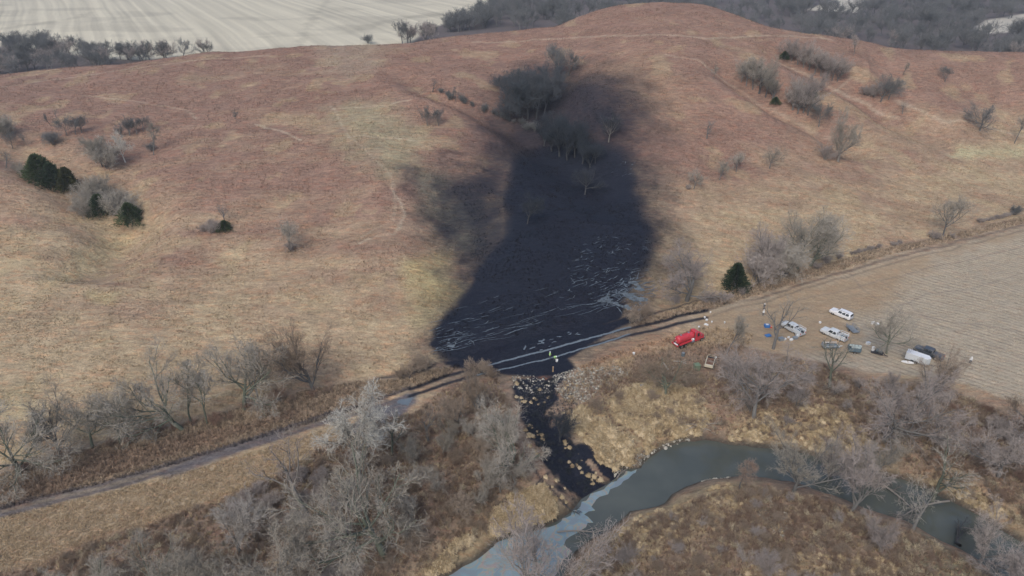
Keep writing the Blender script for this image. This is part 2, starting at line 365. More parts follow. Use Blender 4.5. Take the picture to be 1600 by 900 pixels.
# ------------------------------------------------------------------ object helpers
C = sc.collection
def set_props(o, label=None, cat=None, group=None, kind=None):
    if label: o['label'] = label
    if cat: o['category'] = cat
    if group: o['group'] = group
    if kind: o['kind'] = kind
    return o
def np_mesh(name, V, Fc, mat=None, smooth=False):
    # Fc: (n,k) array or a list of such arrays
    me = bpy.data.meshes.new(name); V = np.asarray(V, np.float32)
    Fl = Fc if isinstance(Fc, list) else [Fc]; Fl = [np.asarray(f, np.int32) for f in Fl if len(f)]
    me.vertices.add(len(V)); me.vertices.foreach_set('co', V.ravel())
    idx = np.concatenate([f.ravel() for f in Fl]); tot = np.concatenate([np.full(len(f), f.shape[1], np.int32) for f in Fl])
    st = np.r_[0, np.cumsum(tot)[:-1]].astype(np.int32)
    me.loops.add(len(idx)); me.loops.foreach_set('vertex_index', idx)
    me.polygons.add(len(tot)); me.polygons.foreach_set('loop_start', st)
    if smooth: me.polygons.foreach_set('use_smooth', np.ones(len(tot), bool))
    me.update(calc_edges=True)
    if mat: me.materials.append(mat)
    return me
def obj(name, me, parent=None, loc=None):
    o = bpy.data.objects.new(name, me); C.objects.link(o)
    if parent: o.parent = parent
    if loc is not None: o.location = loc
    return o
def empty(name, loc=(0, 0, 0), rz=0.0, label=None, cat=None, group=None):
    o = bpy.data.objects.new(name, None); C.objects.link(o); o.empty_display_size = .5
    o.location = loc; o.rotation_euler = (0, 0, rz); return set_props(o, label, cat, group)

# ------------------------------------------------------------------ the ground sheet
rows = [34.]
while rows[-1] < 4600:
    y = rows[-1]
    s = .36 if y < 190 else (.36 + (y - 190) / 130 * .5 if y < 320 else .86 + (y - 320) * .0072)
    rows.append(y + s)
rows = np.array(rows); NC = 780
zmid = np.clip((rows - 120) * .22, 0, 40)
half = (rows * cp + (H - zmid) * sp) * .79 + 14 + np.clip(rows - 900, 0, 1e9) * .6
uu = np.linspace(-1, 1, NC)
X = uu[None, :] * half[:, None]; Y = np.repeat(rows[:, None], NC, 1)
def height(x, y):
    h = samp(Gr, x, y)
    out = sstep(900, 1100, y) + sstep(440, 520, np.abs(x)); out = np.clip(out, 0, 1)
    far = np.where(y > 500, VALLEY, np.clip(h, -1, 60)); far = far + (fbm(x / 600, y / 600, 9, 3) - .5) * 60 * sstep(1200, 3000, y)
    return h * (1 - out) + far * out
Z = height(X, Y)
Z = np.where(wsd is None, Z, Z)
Z = Z + (fbm(X / 1.7, Y / 1.7, 5, 3) - .5) * .35 * (poly_sd(X, Y, WATER) > .6)
fx_, fy_ = X.ravel(), Y.ravel()
xr, yr = fx_, fy_
NV = len(xr)
def lerp(a, b, t): return a * (1 - t[:, None]) + np.array(b) * t[:, None]
zr = Z.ravel()
n1 = fbm(xr / 30, yr / 30, 11, 4); n2 = fbm(xr / 9, yr / 9, 12, 4); n3 = fbm(xr / 60, yr / 45, 13, 3); n4 = fbm(xr / 14, yr / 5, 15, 4)
elev = sstep(4, 26, zr)
col = np.zeros((NV, 3)) + np.array((.41, .32, .205))                       # tan grass
rus = np.clip(elev * 1.0 + (n1 - .5) * 1.15 + (n4 - .5) * 1.0 + .18, 0, 1)
col = lerp(col, (.27, .175, .13), rus)
col = lerp(col, (.28, .17, .125), sstep(.50, .70, n3) * .3 * elev)
col = lerp(col, (.42, .335, .20), sstep(.60, .72, n2) * .4)
grass = np.ones(NV); oil = np.zeros(NV); pool = np.zeros(NV); field = np.zeros(NV); rowc = np.zeros(NV)
def area(pts, soft, noise_amp=0, seed=50, G=None, nsc=6.):
    P = gp(pts, G); m = soft + noise_amp + 1; q = np.array(P); out = np.zeros(NV)
    k = np.flatnonzero((xr > q[:, 0].min() - m) & (xr < q[:, 0].max() + m) & (yr > q[:, 1].min() - m) & (yr < q[:, 1].max() + m))
    x_, y_ = xr[k], yr[k]; d = poly_sd(x_, y_, P)
    if noise_amp: d = d + (fbm(x_ / nsc, y_ / nsc, seed, 4) - .5) * 2 * noise_amp
    out[k] = sstep(soft, -soft, d); return out
def stripe(pts, width, soft=.25, wob=0, seed=60, G=None):
    P = gp(pts, G); m = width / 2 + soft + wob + .5; q = np.array(P); out = np.zeros(NV)
    k = np.flatnonzero((xr > q[:, 0].min() - m) & (xr < q[:, 0].max() + m) & (yr > q[:, 1].min() - m) & (yr < q[:, 1].max() + m))
    x_, y_ = xr[k], yr[k]
    d, a_ = line_dist(x_ + (fbm(x_ / 7, y_ / 7, seed, 2) - .5) * wob, y_ + (fbm(x_ / 7, y_ / 7, seed + 5, 2) - .5) * wob, P)
    out[k] = sstep(width / 2 + soft, width / 2 - soft, d); return out
def paint(mask, c, k=1.0):
    global col; col = lerp(col, c, np.clip(mask * k, 0, 1))
# pale straw and grey-green patches on the hill
paint(area([(520,165),(600,155),(660,200),(650,260),(620,280),(560,250),(530,215)], 8, 7, 51), (.33,.30,.19), .65)
paint(area([(630,265),(700,265),(740,320),(770,420),(730,400),(670,330)], 5, 5, 52), (.23,.22,.155), .7)
paint(area([(160,372),(205,368),(190,400),(120,440),(60,470),(90,430)], 4, 4, 53), (.46,.39,.22), .5)
paint(area([(130,455),(185,458),(175,475),(135,470)], 2, 2, 54), (.45,.39,.2), .4)
paint(area([(0,600),(60,595),(50,650),(0,655)], 3, 3, 54), (.42,.37,.22), .4)
paint(area([(1500,232),(1600,228),(1600,245),(1490,246)], 3, 3, 55), (.47,.46,.28), .6)
paint(area([(640,410),(700,400),(720,470),(660,500),(640,460)], 5, 4, 56), (.42,.36,.17), .6)
paint(area([(880,130),(1000,90),(1090,150),(1060,210),(960,190)], 10, 8, 57), (.33,.235,.15), .5)
paint(area([(490,70),(560,70),(600,100),(540,130),(500,100)], 6, 5, 58), (.36,.30,.22), .5)
for pts, wd, k in [([(0,136),(100,122),(220,106),(330,92),(420,86)], 1.1, .45), ([(130,150),(215,160),(290,173),(310,185)], .9, .35),
                   ([(740,66),(860,61),(1000,56),(1100,60),(1240,56),(1300,62)], 1.2, .45), ([(520,170),(600,165),(640,155)], .8, .4),
                   ([(400,195),(440,205),(470,220)], .8, .5), ([(520,165),(545,215),(590,250),(620,290),(615,345),(560,375)], .7, .3),
                   ([(615,290),(632,335),(615,365),(560,380)], .6, .5), ([(1230,160),(1330,120),(1400,150)], .6, .3), ([(545,215),(620,218),(660,222)], .7, .5),
                   ([(1400,158),(1480,190),(1560,205),(1600,215)], 1.5, .35), ([(1210,95),(1300,135),(1400,185)], 1.5, .4), ([(1040,85),(1130,125),(1220,180),(1300,215)], 1.2, .25)]:
    paint(stripe(pts, wd, .4, 2, 61), (.50,.43,.32), k)
# valley beyond the hill
yc = np.interp(xr, CX, CY); beyond = sstep(28, 60, yr - yc)
FARF = [tuple(p[:2]) for p in plane([-500,-100,0,160,380,560,640,660,770,770,1500,1500,-600], [85,78,72,92,98,86,72,50,10,-30,-30,-70,-70], [VALLEY]*13)]
ff = poly_sd(xr, yr, FARF)
wood = (.13,.11,.105)
paint(beyond, wood)
ff_m = sstep(3, -3, ff) * beyond
ang_rows = (xr + .52 * yr + 60 + .00025 * (yr - 450) ** 2 + fbm(xr / 80, yr / 80, 71, 2) * 5)
st1 = .5 + .5 * np.sin(ang_rows * 2 * math.pi / 13); st2 = fbm(ang_rows / 3.2, yr / 160, 72, 3)
fc = np.array((.66, .60, .44))[None] * (.66 + .44 * st2[:, None] + .10 * (st1 ** 3)[:, None])
blot = sstep(.52, .72, fbm(xr / 55, yr / 30, 73, 4))[:, None]
fc = fc * (1 - .16 * blot) + np.array((.0, .0, .012))
for pts, wd in [([(470,70),(480,40),(505,10),(520,-10)], 1.0), ([(560,45),(620,30),(700,22),(780,20)], 5), ([(0,45),(50,38),(120,28),(140,20)], 3)]:
    P = [tuple(p[:2]) for p in plane([q[0] for q in pts], [q[1] for q in pts], [VALLEY] * len(pts))]
    d_, _a = line_dist(xr, yr, P); fc = fc * (1 - .16 * sstep(wd + 5, wd - 2, d_ + 14 * (n2 - .5)))[:, None]
col = col * (1 - ff_m[:, None]) + fc * ff_m[:, None]
for pts in [[(1262,16),(1290,2),(1300,-20),(1380,-20),(1350,6),(1340,20)], [(1510,52),(1540,32),(1620,18),(1700,20),(1700,40),(1560,52)]]:
    P = [tuple(p[:2]) for p in plane([q[0] for q in pts], [q[1] for q in pts], [VALLEY] * len(pts))]
    paint(sstep(3, -3, poly_sd(xr, yr, P)), (.50,.46,.38))
grass *= (1 - beyond)
paint(sstep(1150, 1500, yr), (.30,.29,.24), .8)
# bottomland: verge, fields, thicket floor
paint(area([(-200,800),(0,730),(250,665),(480,605),(640,580),(700,562),(860,540),(1000,500),(1100,470),(1250,418),(1600,338),(1800,300),(1800,330),(1600,365),(1300,440),(1100,500),(860,560),(640,615),(500,665),(300,720),(0,800),(-200,850)], 1.0, 1.2, 80), (.30,.235,.17), .85)
THICK = [(-300,1000),(-300,930),(0,890),(60,880),(180,835),(330,785),(430,740),(520,690),(570,665),(650,640),(700,600),(800,590),(900,590),(1000,560),(1060,545),(1180,525),(1260,560),(1350,585),(1480,600),(1560,640),(1700,700),(1900,800),(1900,1000)]
paint(area(THICK, 2.0, 2.5, 81), (.25,.185,.135), .95)
paint(area([(-300,860),(0,805),(200,760),(400,705),(500,670),(560,665),(450,735),(330,780),(180,832),(60,878),(-100,930)], 1.2, 1.0, 82), (.38,.30,.20), .9)
paint(area([(520,655),(600,620),(640,610),(600,640),(560,660)], .8, .6, 83), (.50,.39,.25), .8)
# right field
FIELD = [(1075,492),(1200,462),(1300,432),(1400,405),(1600,357),(1900,280),(2100,330),(1900,760),(1600,632),(1480,592),(1350,580),(1260,560),(1160,540),(1090,530)]
fm = area(FIELD, .8, .5, 84); paint(fm, (.41,.35,.26)); grass *= (1 - fm * .55)
brown = area([(1080,492),(1200,462),(1300,434),(1450,392),(1600,355),(1600,368),(1480,400),(1420,430),(1400,470),(1330,500),(1330,560),(1160,560),(1090,540)], 4, 4, 85)
paint(brown * fm, (.35,.26,.165), .85)
field = np.maximum(field, fm * (1 - .75 * brown))
P0 = gp([(1400,540),(1600,605)]); dxr = np.array(P0[1]) - np.array(P0[0]); dxr /= np.linalg.norm(dxr)
ctr = np.array(gp([(1345,430)])[0])
straight = (xr - P0[0][0]) * -dxr[1] + (yr - P0[0][1]) * dxr[0]
rad = np.hypot(xr - ctr[0], yr - ctr[1])
rowc = straight + 10 * (fbm(xr / 45, yr / 45, 86, 2) - .5)
for (pts, w_, k, cc) in [([(1100,487),(1200,462),(1300,430),(1400,402),(1500,378),(1600,352),(1800,300)], .9, .75, (.19,.15,.115)), ([(1110,493),(1200,470),(1300,438),(1400,411),(1500,386),(1600,361),(1800,310)], .7, .6, (.20,.16,.12)),
                         ([(1120,484),(1200,458),(1300,426),(1420,392)], .8, .55, (.42,.34,.24)), ([(1160,490),(1260,466),(1330,450),(1450,420),(1600,385)], .5, .4, (.22,.18,.15)), ([(1330,425),(1345,450),(1400,485),(1500,505),(1600,520)], .5, .45, (.2,.17,.15)),
                         ([(1400,480),(1450,460),(1520,450),(1600,425)], .4, .4, (.2,.18,.16)), ([(1380,440),(1450,500),(1600,560)], .4, .4, (.2,.18,.16)), ([(1150,500),(1250,480),(1290,490)], .6, .35, (.2,.17,.13))]:
    paint(stripe(pts, w_, .3, 1.5, 87), cc, k)
# the dirt track with its two ruts
TRACK = [(-200,850),(0,800),(130,768),(250,735),(330,712),(400,690),(500,657),(560,640),(640,612),(700,592),(770,575),(860,552),(960,525),(1060,497),(1100,488)]
paint(stripe([(-200,850),(0,800),(130,768),(250,735),(330,712),(400,690),(500,657),(600,626)], 1.7, .4, 1.2, 88), (.20,.175,.15), .8)
def offset_px(pts, dv): return [(p[0], p[1] + dv) for p in pts]
for dv in (-5, 6): paint(stripe(offset_px(TRACK[:9], dv), .9, .3, .8, 89), (.135,.12,.12), .9)
paint(area([(240,742),(330,706),(410,680),(450,668),(430,690),(330,722),(260,748)], .8, .8, 90), (.135,.125,.13), .85)
# oil: heavy core, misty upper plume, thin left lobe
cpoly = gp([(678,552),(666,530),(690,495),(712,460),(738,425),(765,385),(778,330),(786,270),(790,215),(850,190),(940,195),(990,230),(1006,290),(1020,330),(1032,380),(1024,420),(1002,450),(987,478),(960,500),(930,530),(885,560),(820,582),(760,582),(715,570)])
cdist = poly_sd(xr, yr, cpoly) + (fbm(xr / 9, yr / 9, 91, 4) - .5) * 5
csoft = 2.2 + 3.0 * sstep(140, 165, yr) + 17 * sstep(190, 250, yr)
core = 1 - (1 - sstep(1, -1, (cdist + csoft * .1) / csoft)) ** 1.8
core2 = area([(670,540),(700,500),(800,470),(985,470),(970,500),(900,528),(830,562),(760,578),(700,558)], 1.0, 1.0, 92)
halo = area([(672,540),(700,470),(735,415),(700,360),(680,310),(740,330),(765,330),(760,260),(755,200),(790,150),(850,165),(900,140),(960,160),(1000,220),(1030,290),(1045,370),(1030,430),(990,480),(900,540),(760,570)], 11, 6, 93)
upper = area([(785,150),(830,110),(900,115),(975,125),(1005,170),(1015,240),(770,240),(762,190)], 16, 7, 94)
lobe = area([(655,280),(700,262),(770,262),(815,280),(815,440),(735,450),(706,415),(676,350)], 10, 9, 95)
purple = area([(868,150),(930,140),(985,170),(990,220),(920,230),(880,190)], 12, 5, 96)
oil = np.clip(np.maximum.reduce([core, core2, 1 - (1 - halo * .6) ** 2.2, 1 - (1 - upper * .66) ** 2.2, 1 - (1 - lobe * .70) ** 2.2, 1 - (1 - purple * .8) ** 2]), 0, 1)
oil = np.maximum(oil, area([(690,565),(800,545),(940,505),(1000,488),(1020,478),(1000,500),(930,535),(890,560),(900,575),(880,590),(820,590),(760,583),(710,575)], .8, .8, 97))
oil = np.maximum(oil, area([(800,588),(830,584),(880,588),(868,610),(862,640),(880,672),(905,690),(930,720),(962,742),(975,732),(990,728),(985,740),(950,768),(905,782),(882,768),(855,735),(842,700),(820,660),(802,628)], .6, 3.0, 98, nsc=3.5))
fing = np.maximum.reduce([stripe([(905,640),(918,655),(925,668),(945,685),(955,702),(972,728)], .5, .25, 1, 99), stripe([(885,640),(872,670),(865,690)], .5, .25, 1, 99), stripe([(810,620),(840,668),(855,700)], 1.0, .3, 1, 99),
                          stripe([(820,708),(840,740),(848,752),(870,775),(885,790)], .45, .2, 1, 99), stripe([(838,755),(860,740)], .35, .2, 1, 99), stripe([(855,757),(888,775)], .35, .2, 1, 99), stripe([(770,800),(790,785),(800,805)], .7, .25, 2, 99)])
oil = np.maximum(oil, fing * .9)
oil = np.where(stripe([(920,722),(940,748),(955,757)], 1.0, .3, .5, 100) > .5, .0, oil)
oil = np.maximum(oil, stripe([(590,592),(640,580),(690,566),(710,558)], .9, .5, 2.0, 101) * .75)
oil = np.maximum(oil, stripe([(990,500),(1040,486),(1090,470)], .8, .4, 1.5, 101) * .8)
orut = [stripe(offset_px([(640,609),(700,588),(770,570),(860,546),(960,520),(1060,496),(1103,486)], dv), 1.0, .3, .5, 102) for dv in (-1, 10)]
oil = np.maximum(oil, np.maximum(*orut) * .95)
# wet pools painted sky grey: ruts of the track, wheel lines on the oiled slope, flat seep
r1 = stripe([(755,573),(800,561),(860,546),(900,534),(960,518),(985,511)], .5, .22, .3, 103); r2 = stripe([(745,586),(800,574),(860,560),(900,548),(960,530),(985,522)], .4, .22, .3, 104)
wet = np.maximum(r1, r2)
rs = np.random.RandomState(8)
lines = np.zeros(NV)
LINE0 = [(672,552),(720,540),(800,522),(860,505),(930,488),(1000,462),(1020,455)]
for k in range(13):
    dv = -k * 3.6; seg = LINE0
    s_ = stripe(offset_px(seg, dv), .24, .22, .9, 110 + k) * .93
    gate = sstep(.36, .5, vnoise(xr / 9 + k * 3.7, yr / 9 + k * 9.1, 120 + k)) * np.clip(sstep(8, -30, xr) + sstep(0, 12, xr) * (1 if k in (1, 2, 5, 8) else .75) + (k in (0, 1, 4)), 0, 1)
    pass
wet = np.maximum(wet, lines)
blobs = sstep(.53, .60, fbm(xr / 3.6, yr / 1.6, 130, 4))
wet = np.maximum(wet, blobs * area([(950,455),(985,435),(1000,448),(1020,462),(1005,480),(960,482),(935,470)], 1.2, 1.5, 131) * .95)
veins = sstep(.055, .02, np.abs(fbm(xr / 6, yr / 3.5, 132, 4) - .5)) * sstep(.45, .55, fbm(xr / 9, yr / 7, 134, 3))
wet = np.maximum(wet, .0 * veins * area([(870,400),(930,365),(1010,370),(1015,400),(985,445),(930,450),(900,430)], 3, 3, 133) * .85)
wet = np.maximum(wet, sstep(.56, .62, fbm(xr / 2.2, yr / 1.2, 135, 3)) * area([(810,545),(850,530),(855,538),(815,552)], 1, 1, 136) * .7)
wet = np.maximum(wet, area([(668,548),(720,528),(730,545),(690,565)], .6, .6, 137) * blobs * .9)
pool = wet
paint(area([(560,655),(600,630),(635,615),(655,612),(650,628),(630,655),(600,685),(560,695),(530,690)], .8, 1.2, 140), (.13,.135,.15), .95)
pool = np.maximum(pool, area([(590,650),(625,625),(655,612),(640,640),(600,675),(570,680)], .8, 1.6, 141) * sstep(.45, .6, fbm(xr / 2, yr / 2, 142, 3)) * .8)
# bottom thicket detail and creek banks
bank = poly_sd(xr, yr, WATER)
BANKT = [[(640,900),(690,860),(760,800),(800,775),(850,760),(885,800),(850,840),(720,900)], [(905,642),(960,618),(1010,600),(1080,610),(1110,650),(1060,690),(1000,730),(960,740),(920,700),(890,660)], [(1140,670),(1200,640),(1300,640),(1400,720),(1350,730),(1250,700),(1150,690)],
         [(880,905),(930,850),(985,805),(1060,775),(1130,752),(1180,755),(1160,790),(1080,850),(960,905)], [(1150,905),(1200,870),(1400,880),(1480,905)], [(1380,730),(1500,780),(1600,850),(1600,800),(1500,740)]]
for i, pg in enumerate(BANKT): paint(area(pg, 2, 2, 150 + i), (.36,.285,.17), .85)
paint(area([(1395,835),(1440,835),(1520,880),(1540,910),(1420,910)], 2, 1.5, 160), (.20,.20,.13), .7)
paint(sstep(1.4, .1, bank) * (bank > -3), (.10,.085,.065), .9)
paint(sstep(.5, .35, np.abs(bank + .0)) * 1.0, (.07,.065,.055), .6)
RED = area([(100,770),(300,690),(520,640),(560,660),(460,690),(250,740),(100,790)], 1, 1, 161)
paint(area([(-50,780),(200,700),(460,640),(480,650),(300,705),(100,765),(-50,800)], 1, 1.5, 162), (.22,.15,.11), .5)
paint(area([(880,590),(905,580),(1000,550),(1060,530),(1020,520),(940,545)], 1, 1, 163), (.34,.215,.14), .6)
paint(area([(830,585),(862,588),(866,596),(825,598)], .5, .4, 163), (.36,.15,.08), .7); 
GRASSM = sstep(.25, 0, oil)
me = np_mesh('ground', np.stack([xr, yr, zr], -1),
             (lambda i: np.stack([i[:-1, :-1].ravel(), i[:-1, 1:].ravel(), i[1:, 1:].ravel(), i[1:, :-1].ravel()], -1))(np.arange(NV).reshape(X.shape)), M['ground'], True)
at = me.attributes.new('Col', 'FLOAT_COLOR', 'POINT'); at.data.foreach_set('color', np.c_[np.clip(col, 0, 1), np.ones(NV)].astype(np.float32).ravel())
at = me.attributes.new('Msk', 'FLOAT_COLOR', 'POINT'); at.data.foreach_set('color', np.c_[oil, pool, field, np.ones(NV)].astype(np.float32).ravel())
at = me.attributes.new('row', 'FLOAT', 'POINT'); at.data.foreach_set('value', rowc.astype(np.float32))
at = me.attributes.new('grass', 'FLOAT', 'POINT'); at.data.foreach_set('value', grass.astype(np.float32))
set_props(obj('ground', me), kind='structure')
print('ground', X.shape, round(time.time() - T0, 1))
def zat(x, y): return height(np.asarray(x, float), np.asarray(y, float))

def poly_obj(name, pts, z, mat, **kw):
    bm = bmesh.new(); vs = [bm.verts.new((p[0], p[1], z)) for p in pts]; f = bm.faces.new(vs)
    if f.normal.z < 0: f.normal_flip()
    bmesh.ops.triangulate(bm, faces=bm.faces[:]); bmesh.ops.recalc_face_normals(bm, faces=bm.faces[:])
    me = bpy.data.meshes.new(name); bm.to_mesh(me); bm.free(); me.materials.append(mat)
    if me.polygons[0].normal.z < 0: me.flip_normals()
    return set_props(obj(name, me), **kw)
# the water sheet runs a little under its banks
a = np.array([(p[0], p[1]) for p in FAR_SH] + [(p[0], p[1]) for p in NEAR_SH], float)
WIDE = []
for i, p in enumerate(WATER):
    q = Vector(WATER[i - 1]); r_ = Vector(WATER[(i + 1) % len(WATER)]); t = (r_ - q).normalized(); WIDE.append((p[0], p[1]))
poly_obj('creek_water', WIDE, WZ + .04, M['water'], kind='structure')
sl = plane(*np.array([(690,905),(741,874),(782,845),(815,834),(850,828),(875,815),(892,804),(905,790),(930,770),(962,752),(978,737),(997,734),(990,742),(975,752),(965,760),(957,762),(948,772),(936,776),(925,790),(930,796),(915,805),(925,815),(910,828),(893,838),(880,850),(896,862),(885,872),(872,890),(862,905),(800,960),(640,960)], float).T, WZ)
poly_obj('oil_slick', jag([tuple(p[:2]) for p in sl], .3, .8, 6), WZ + .05, M['slick'], label='pale blue rainbow oil slick along the near left bank of the creek', cat='oil slick')

# ------------------------------------------------------------------ bare trees, shrubs, evergreens (mesh builders)
def grow(rs, P, R, L, n, ang, lf, K, up, t0=.25, wob=.12, t1=1.0, rf=.6):
    N, K1, _ = P.shape; m = N * n
    t = t0 + (t1 - t0) * ((np.arange(n)[None, :] + rs.rand(N, n)) / n); t = t.ravel(); pi = np.repeat(np.arange(N), n)
    f = t * (K1 - 1.001); i = f.astype(int); f = (f - i)[:, None]
    a, b = P[pi, i], P[pi, i + 1]; pos = a * (1 - f) + b * f; tan = b - a; tan /= np.linalg.norm(tan, axis=1, keepdims=True) + 1e-9
    rv = rs.randn(m, 3); perp = rv - (rv * tan).sum(1, keepdims=True) * tan; perp /= np.linalg.norm(perp, axis=1, keepdims=True) + 1e-9
    an = (ang * (.65 + .7 * rs.rand(m)))[:, None]; d = tan * np.cos(an) + perp * np.sin(an)
    ln = L[pi] * lf * (1.2 - .55 * t) * (.65 + .7 * rs.rand(m))
    Q = np.zeros((m, K + 1, 3)); Q[:, 0] = pos
    for k in range(K):
        d = d + rs.randn(m, 3) * wob + np.array([0, 0, up]); d /= np.linalg.norm(d, axis=1, keepdims=True)
        Q[:, k + 1] = Q[:, k] + d * (ln / K)[:, None]
    r = R[pi] * (1 - .62 * t) * rf
    return Q, r, ln
def tubes(P, R, S, taper=.35):
    N, K1, _ = P.shape; T = np.gradient(P, axis=1); T /= np.linalg.norm(T, axis=2, keepdims=True) + 1e-9
    ref = np.where(np.abs(T[:, :1, 2:3]) > .9, np.array([1., 0, 0]), np.array([0, 0, 1.])) * np.ones((1, K1, 1))
    A = np.cross(T, ref); A /= np.linalg.norm(A, axis=2, keepdims=True) + 1e-9; B = np.cross(T, A)
    rad = R[:, None] * np.linspace(1, taper, K1)[None]; th = np.arange(S) * 2 * math.pi / S
    V = P[:, :, None] + rad[:, :, None, None] * (np.cos(th)[None, None, :, None] * A[:, :, None] + np.sin(th)[None, None, :, None] * B[:, :, None])
    idx = np.arange(N * K1 * S).reshape(N, K1, S); n_ = np.roll(idx, -1, 2)
    Fc = np.stack([idx[:, :-1], n_[:, :-1], n_[:, 1:], idx[:, 1:]], -1).reshape(-1, 4)
    return V.reshape(-1, 3), Fc
def blades(rs, P, W):
    N, K1, _ = P.shape; T = P[:, -1] - P[:, 0]; rv = rs.randn(N, 3); A = np.cross(T, rv); A /= np.linalg.norm(A, axis=1, keepdims=True) + 1e-9
    wd = (W * np.ones(N))[:, None] * np.linspace(1, .45, K1)[None]
    V = np.stack([P - A[:, None] * wd[..., None] / 2, P + A[:, None] * wd[..., None] / 2], 2)
    idx = np.arange(N * K1 * 2).reshape(N, K1, 2)
    return V.reshape(-1, 3), np.stack([idx[:, :-1, 0], idx[:, :-1, 1], idx[:, 1:, 1], idx[:, 1:, 0]], -1).reshape(-1, 4)
def cat(parts):
    V = []; Fc = []; o_ = 0
    for v, f in parts: V.append(v); Fc.append(f + o_); o_ += len(v)
    return np.concatenate(V), np.concatenate(Fc)
def bare(seed, kind, fine=1.0):
    rs = np.random.RandomState(seed)
    cfg = dict(
        oak=dict(tl=.60, n=(8, 7, 7, 6), ang=(.95, .7, .7, .8), lf=(.90, .60, .52, .55), up=(.18, .12, .08, .03), t0=.38, r=.026),
        wide=dict(tl=.50, n=(9, 8, 7, 6), ang=(1.1, .7, .7, .8), lf=(1.2, .52, .5, .55), up=(.18, .12, .08, .03), t0=.28, r=.030),
        vase=dict(tl=.35, n=(9, 8, 7, 6), ang=(.68, .5, .6, .7), lf=(1.9, .46, .48, .5), up=(.10, .10, .06, .03), t0=.25, r=.028),
        thin=dict(tl=.85, n=(8, 6, 6, 5), ang=(.65, .7, .7, .8), lf=(.42, .55, .55, .55), up=(.2, .12, .06, 0), t0=.35, r=.016),
        tall=dict(tl=.80, n=(9, 8, 7, 5), ang=(.9, .7, .75, .8), lf=(.62, .58, .5, .55), up=(.14, .06, .03, 0), t0=.52, r=.024),
        sparse=dict(tl=.6, n=(6, 5, 5, 3), ang=(.8, .7, .7, .8), lf=(.8, .5, .5, .5), up=(.2, .08, .03, 0), t0=.35, r=.03),
        shrub=dict(tl=0, n=(0, 6, 7, 5), ang=(0, .6, .7, .8), lf=(0, .55, .5, .5), up=(0, .10, .04, 0), t0=.2, r=.012))[kind]
    if kind == 'shrub':
        m = 16; a_ = rs.rand(m) * 6.28; tilt = .15 + .8 * rs.rand(m); d = np.stack([np.cos(a_) * np.sin(tilt), np.sin(a_) * np.sin(tilt), np.cos(tilt)], -1)
        L = .8 + .35 * rs.rand(m); P = np.zeros((m, 4, 3)); P[:, 0, :2] = rs.randn(m, 2) * .08
        for k in range(3): d = d + rs.randn(m, 3) * .12 + [0, 0, .1]; d /= np.linalg.norm(d, axis=1, keepdims=True); P[:, k + 1] = P[:, k] + d * (L / 3)[:, None]
        R = np.full(m, cfg['r']); lv = [(P, R)]
    else:
        P = np.zeros((1, 5, 3)); d = np.array([rs.randn() * .08, rs.randn() * .08, 1.])
        for k in range(4): d = d + rs.randn(3) * .07; d[2] = abs(d[2]); d /= np.linalg.norm(d); P[0, k + 1] = P[0, k] + d * cfg['tl'] / 4
        R = np.array([cfg['r']]); L = np.array([cfg['tl']]); lv = [(P, R)]
        P, R, L = grow(rs, P, R, L, cfg['n'][0], cfg['ang'][0], cfg['lf'][0], 4, cfg['up'][0], cfg['t0'], .14, rf=.62); lv.append((P, R))
    for j in (1, 2, 3):
        n = cfg['n'][j]; n = max(2, int(round(n * (fine ** (.5 if j < 3 else 1)))))
        P, R, L = grow(rs, P, R, L, n, cfg['ang'][j], cfg['lf'][j], 3 if j < 3 else 2, cfg['up'][j], .15, .16, rf=.6); lv.append((P, R))
    if fine >= 1:
        P, R, L = grow(rs, P, R, L, 3, .7, .7, 1, 0, .2, .1); lv.append((P, R))
    nt = 1 if kind == 'shrub' else 2
    top = max(l[0][..., 2].max() for l in lv); k = 1 / top
    S = (6, 5, 4); tr = cat([tubes(l[0] * k, np.maximum(l[1] * k, .0022), S[min(i, 2)]) for i, l in enumerate(lv[:nt + 1])]) if kind != 'shrub' else cat([tubes(lv[0][0] * k, lv[0][1] * k, 4)])
    rest = lv[nt + 1:] if kind != 'shrub' else lv[1:]
    ws = {0: .0048, 1: .0027, 2: .0021} if kind != 'shrub' else {0: .010, 1: .0062, 2: .0046, 3: .004}
    wk = 1.0 if fine >= 1 else (1.7 if fine > .9 else 1 / fine ** .8)
    cr_ = cat([blades(rs, l[0] * k, ws.get(i, .004) * wk) for i, l in enumerate(rest)])
    return tr, cr_
def cedar(seed, squat=1.0, n=3600):
    rs = np.random.RandomState(seed); z = rs.rand(n) ** .8; az = rs.rand(n) * 6.283
    lob = 1 + .3 * np.sin(az * 3 + seed + z * 4) + .3 * np.sin(az * 7 + z * 9 + seed)
    rad = .34 * squat * (1 - z) ** .7 * lob * (.15 + .85 * rs.rand(n) ** .4) + .01; c = np.stack([np.cos(az) * rad, np.sin(az) * rad, .04 + .96 * z + rs.randn(n) * .015], -1)
    d = np.stack([np.cos(az), np.sin(az), .3 + .8 * z + rs.randn(n) * .4], -1) + rs.randn(n, 3) * .35; d /= np.linalg.norm(d, axis=1, keepdims=True)
    P = np.stack([c, c + d * .04, c + d * .075 + [0, 0, .008]], 1)
    tr = tubes(np.array([[[0, 0, 0], [0, 0, .5], [0, 0, .95]]], float), np.array([.02]), 5)
    m = 60; zz = .08 + .8 * rs.rand(m); aa = rs.rand(m) * 6.28; e = np.stack([np.cos(aa) * .3 * (1 - zz), np.sin(aa) * .3 * (1 - zz), zz + .1], -1); s0 = np.stack([0 * zz, 0 * zz, zz], -1)
    br = tubes(np.stack([s0, e], 1), np.full(m, .006), 3)
    return cat([tr, br]), blades(rs, P, .024)
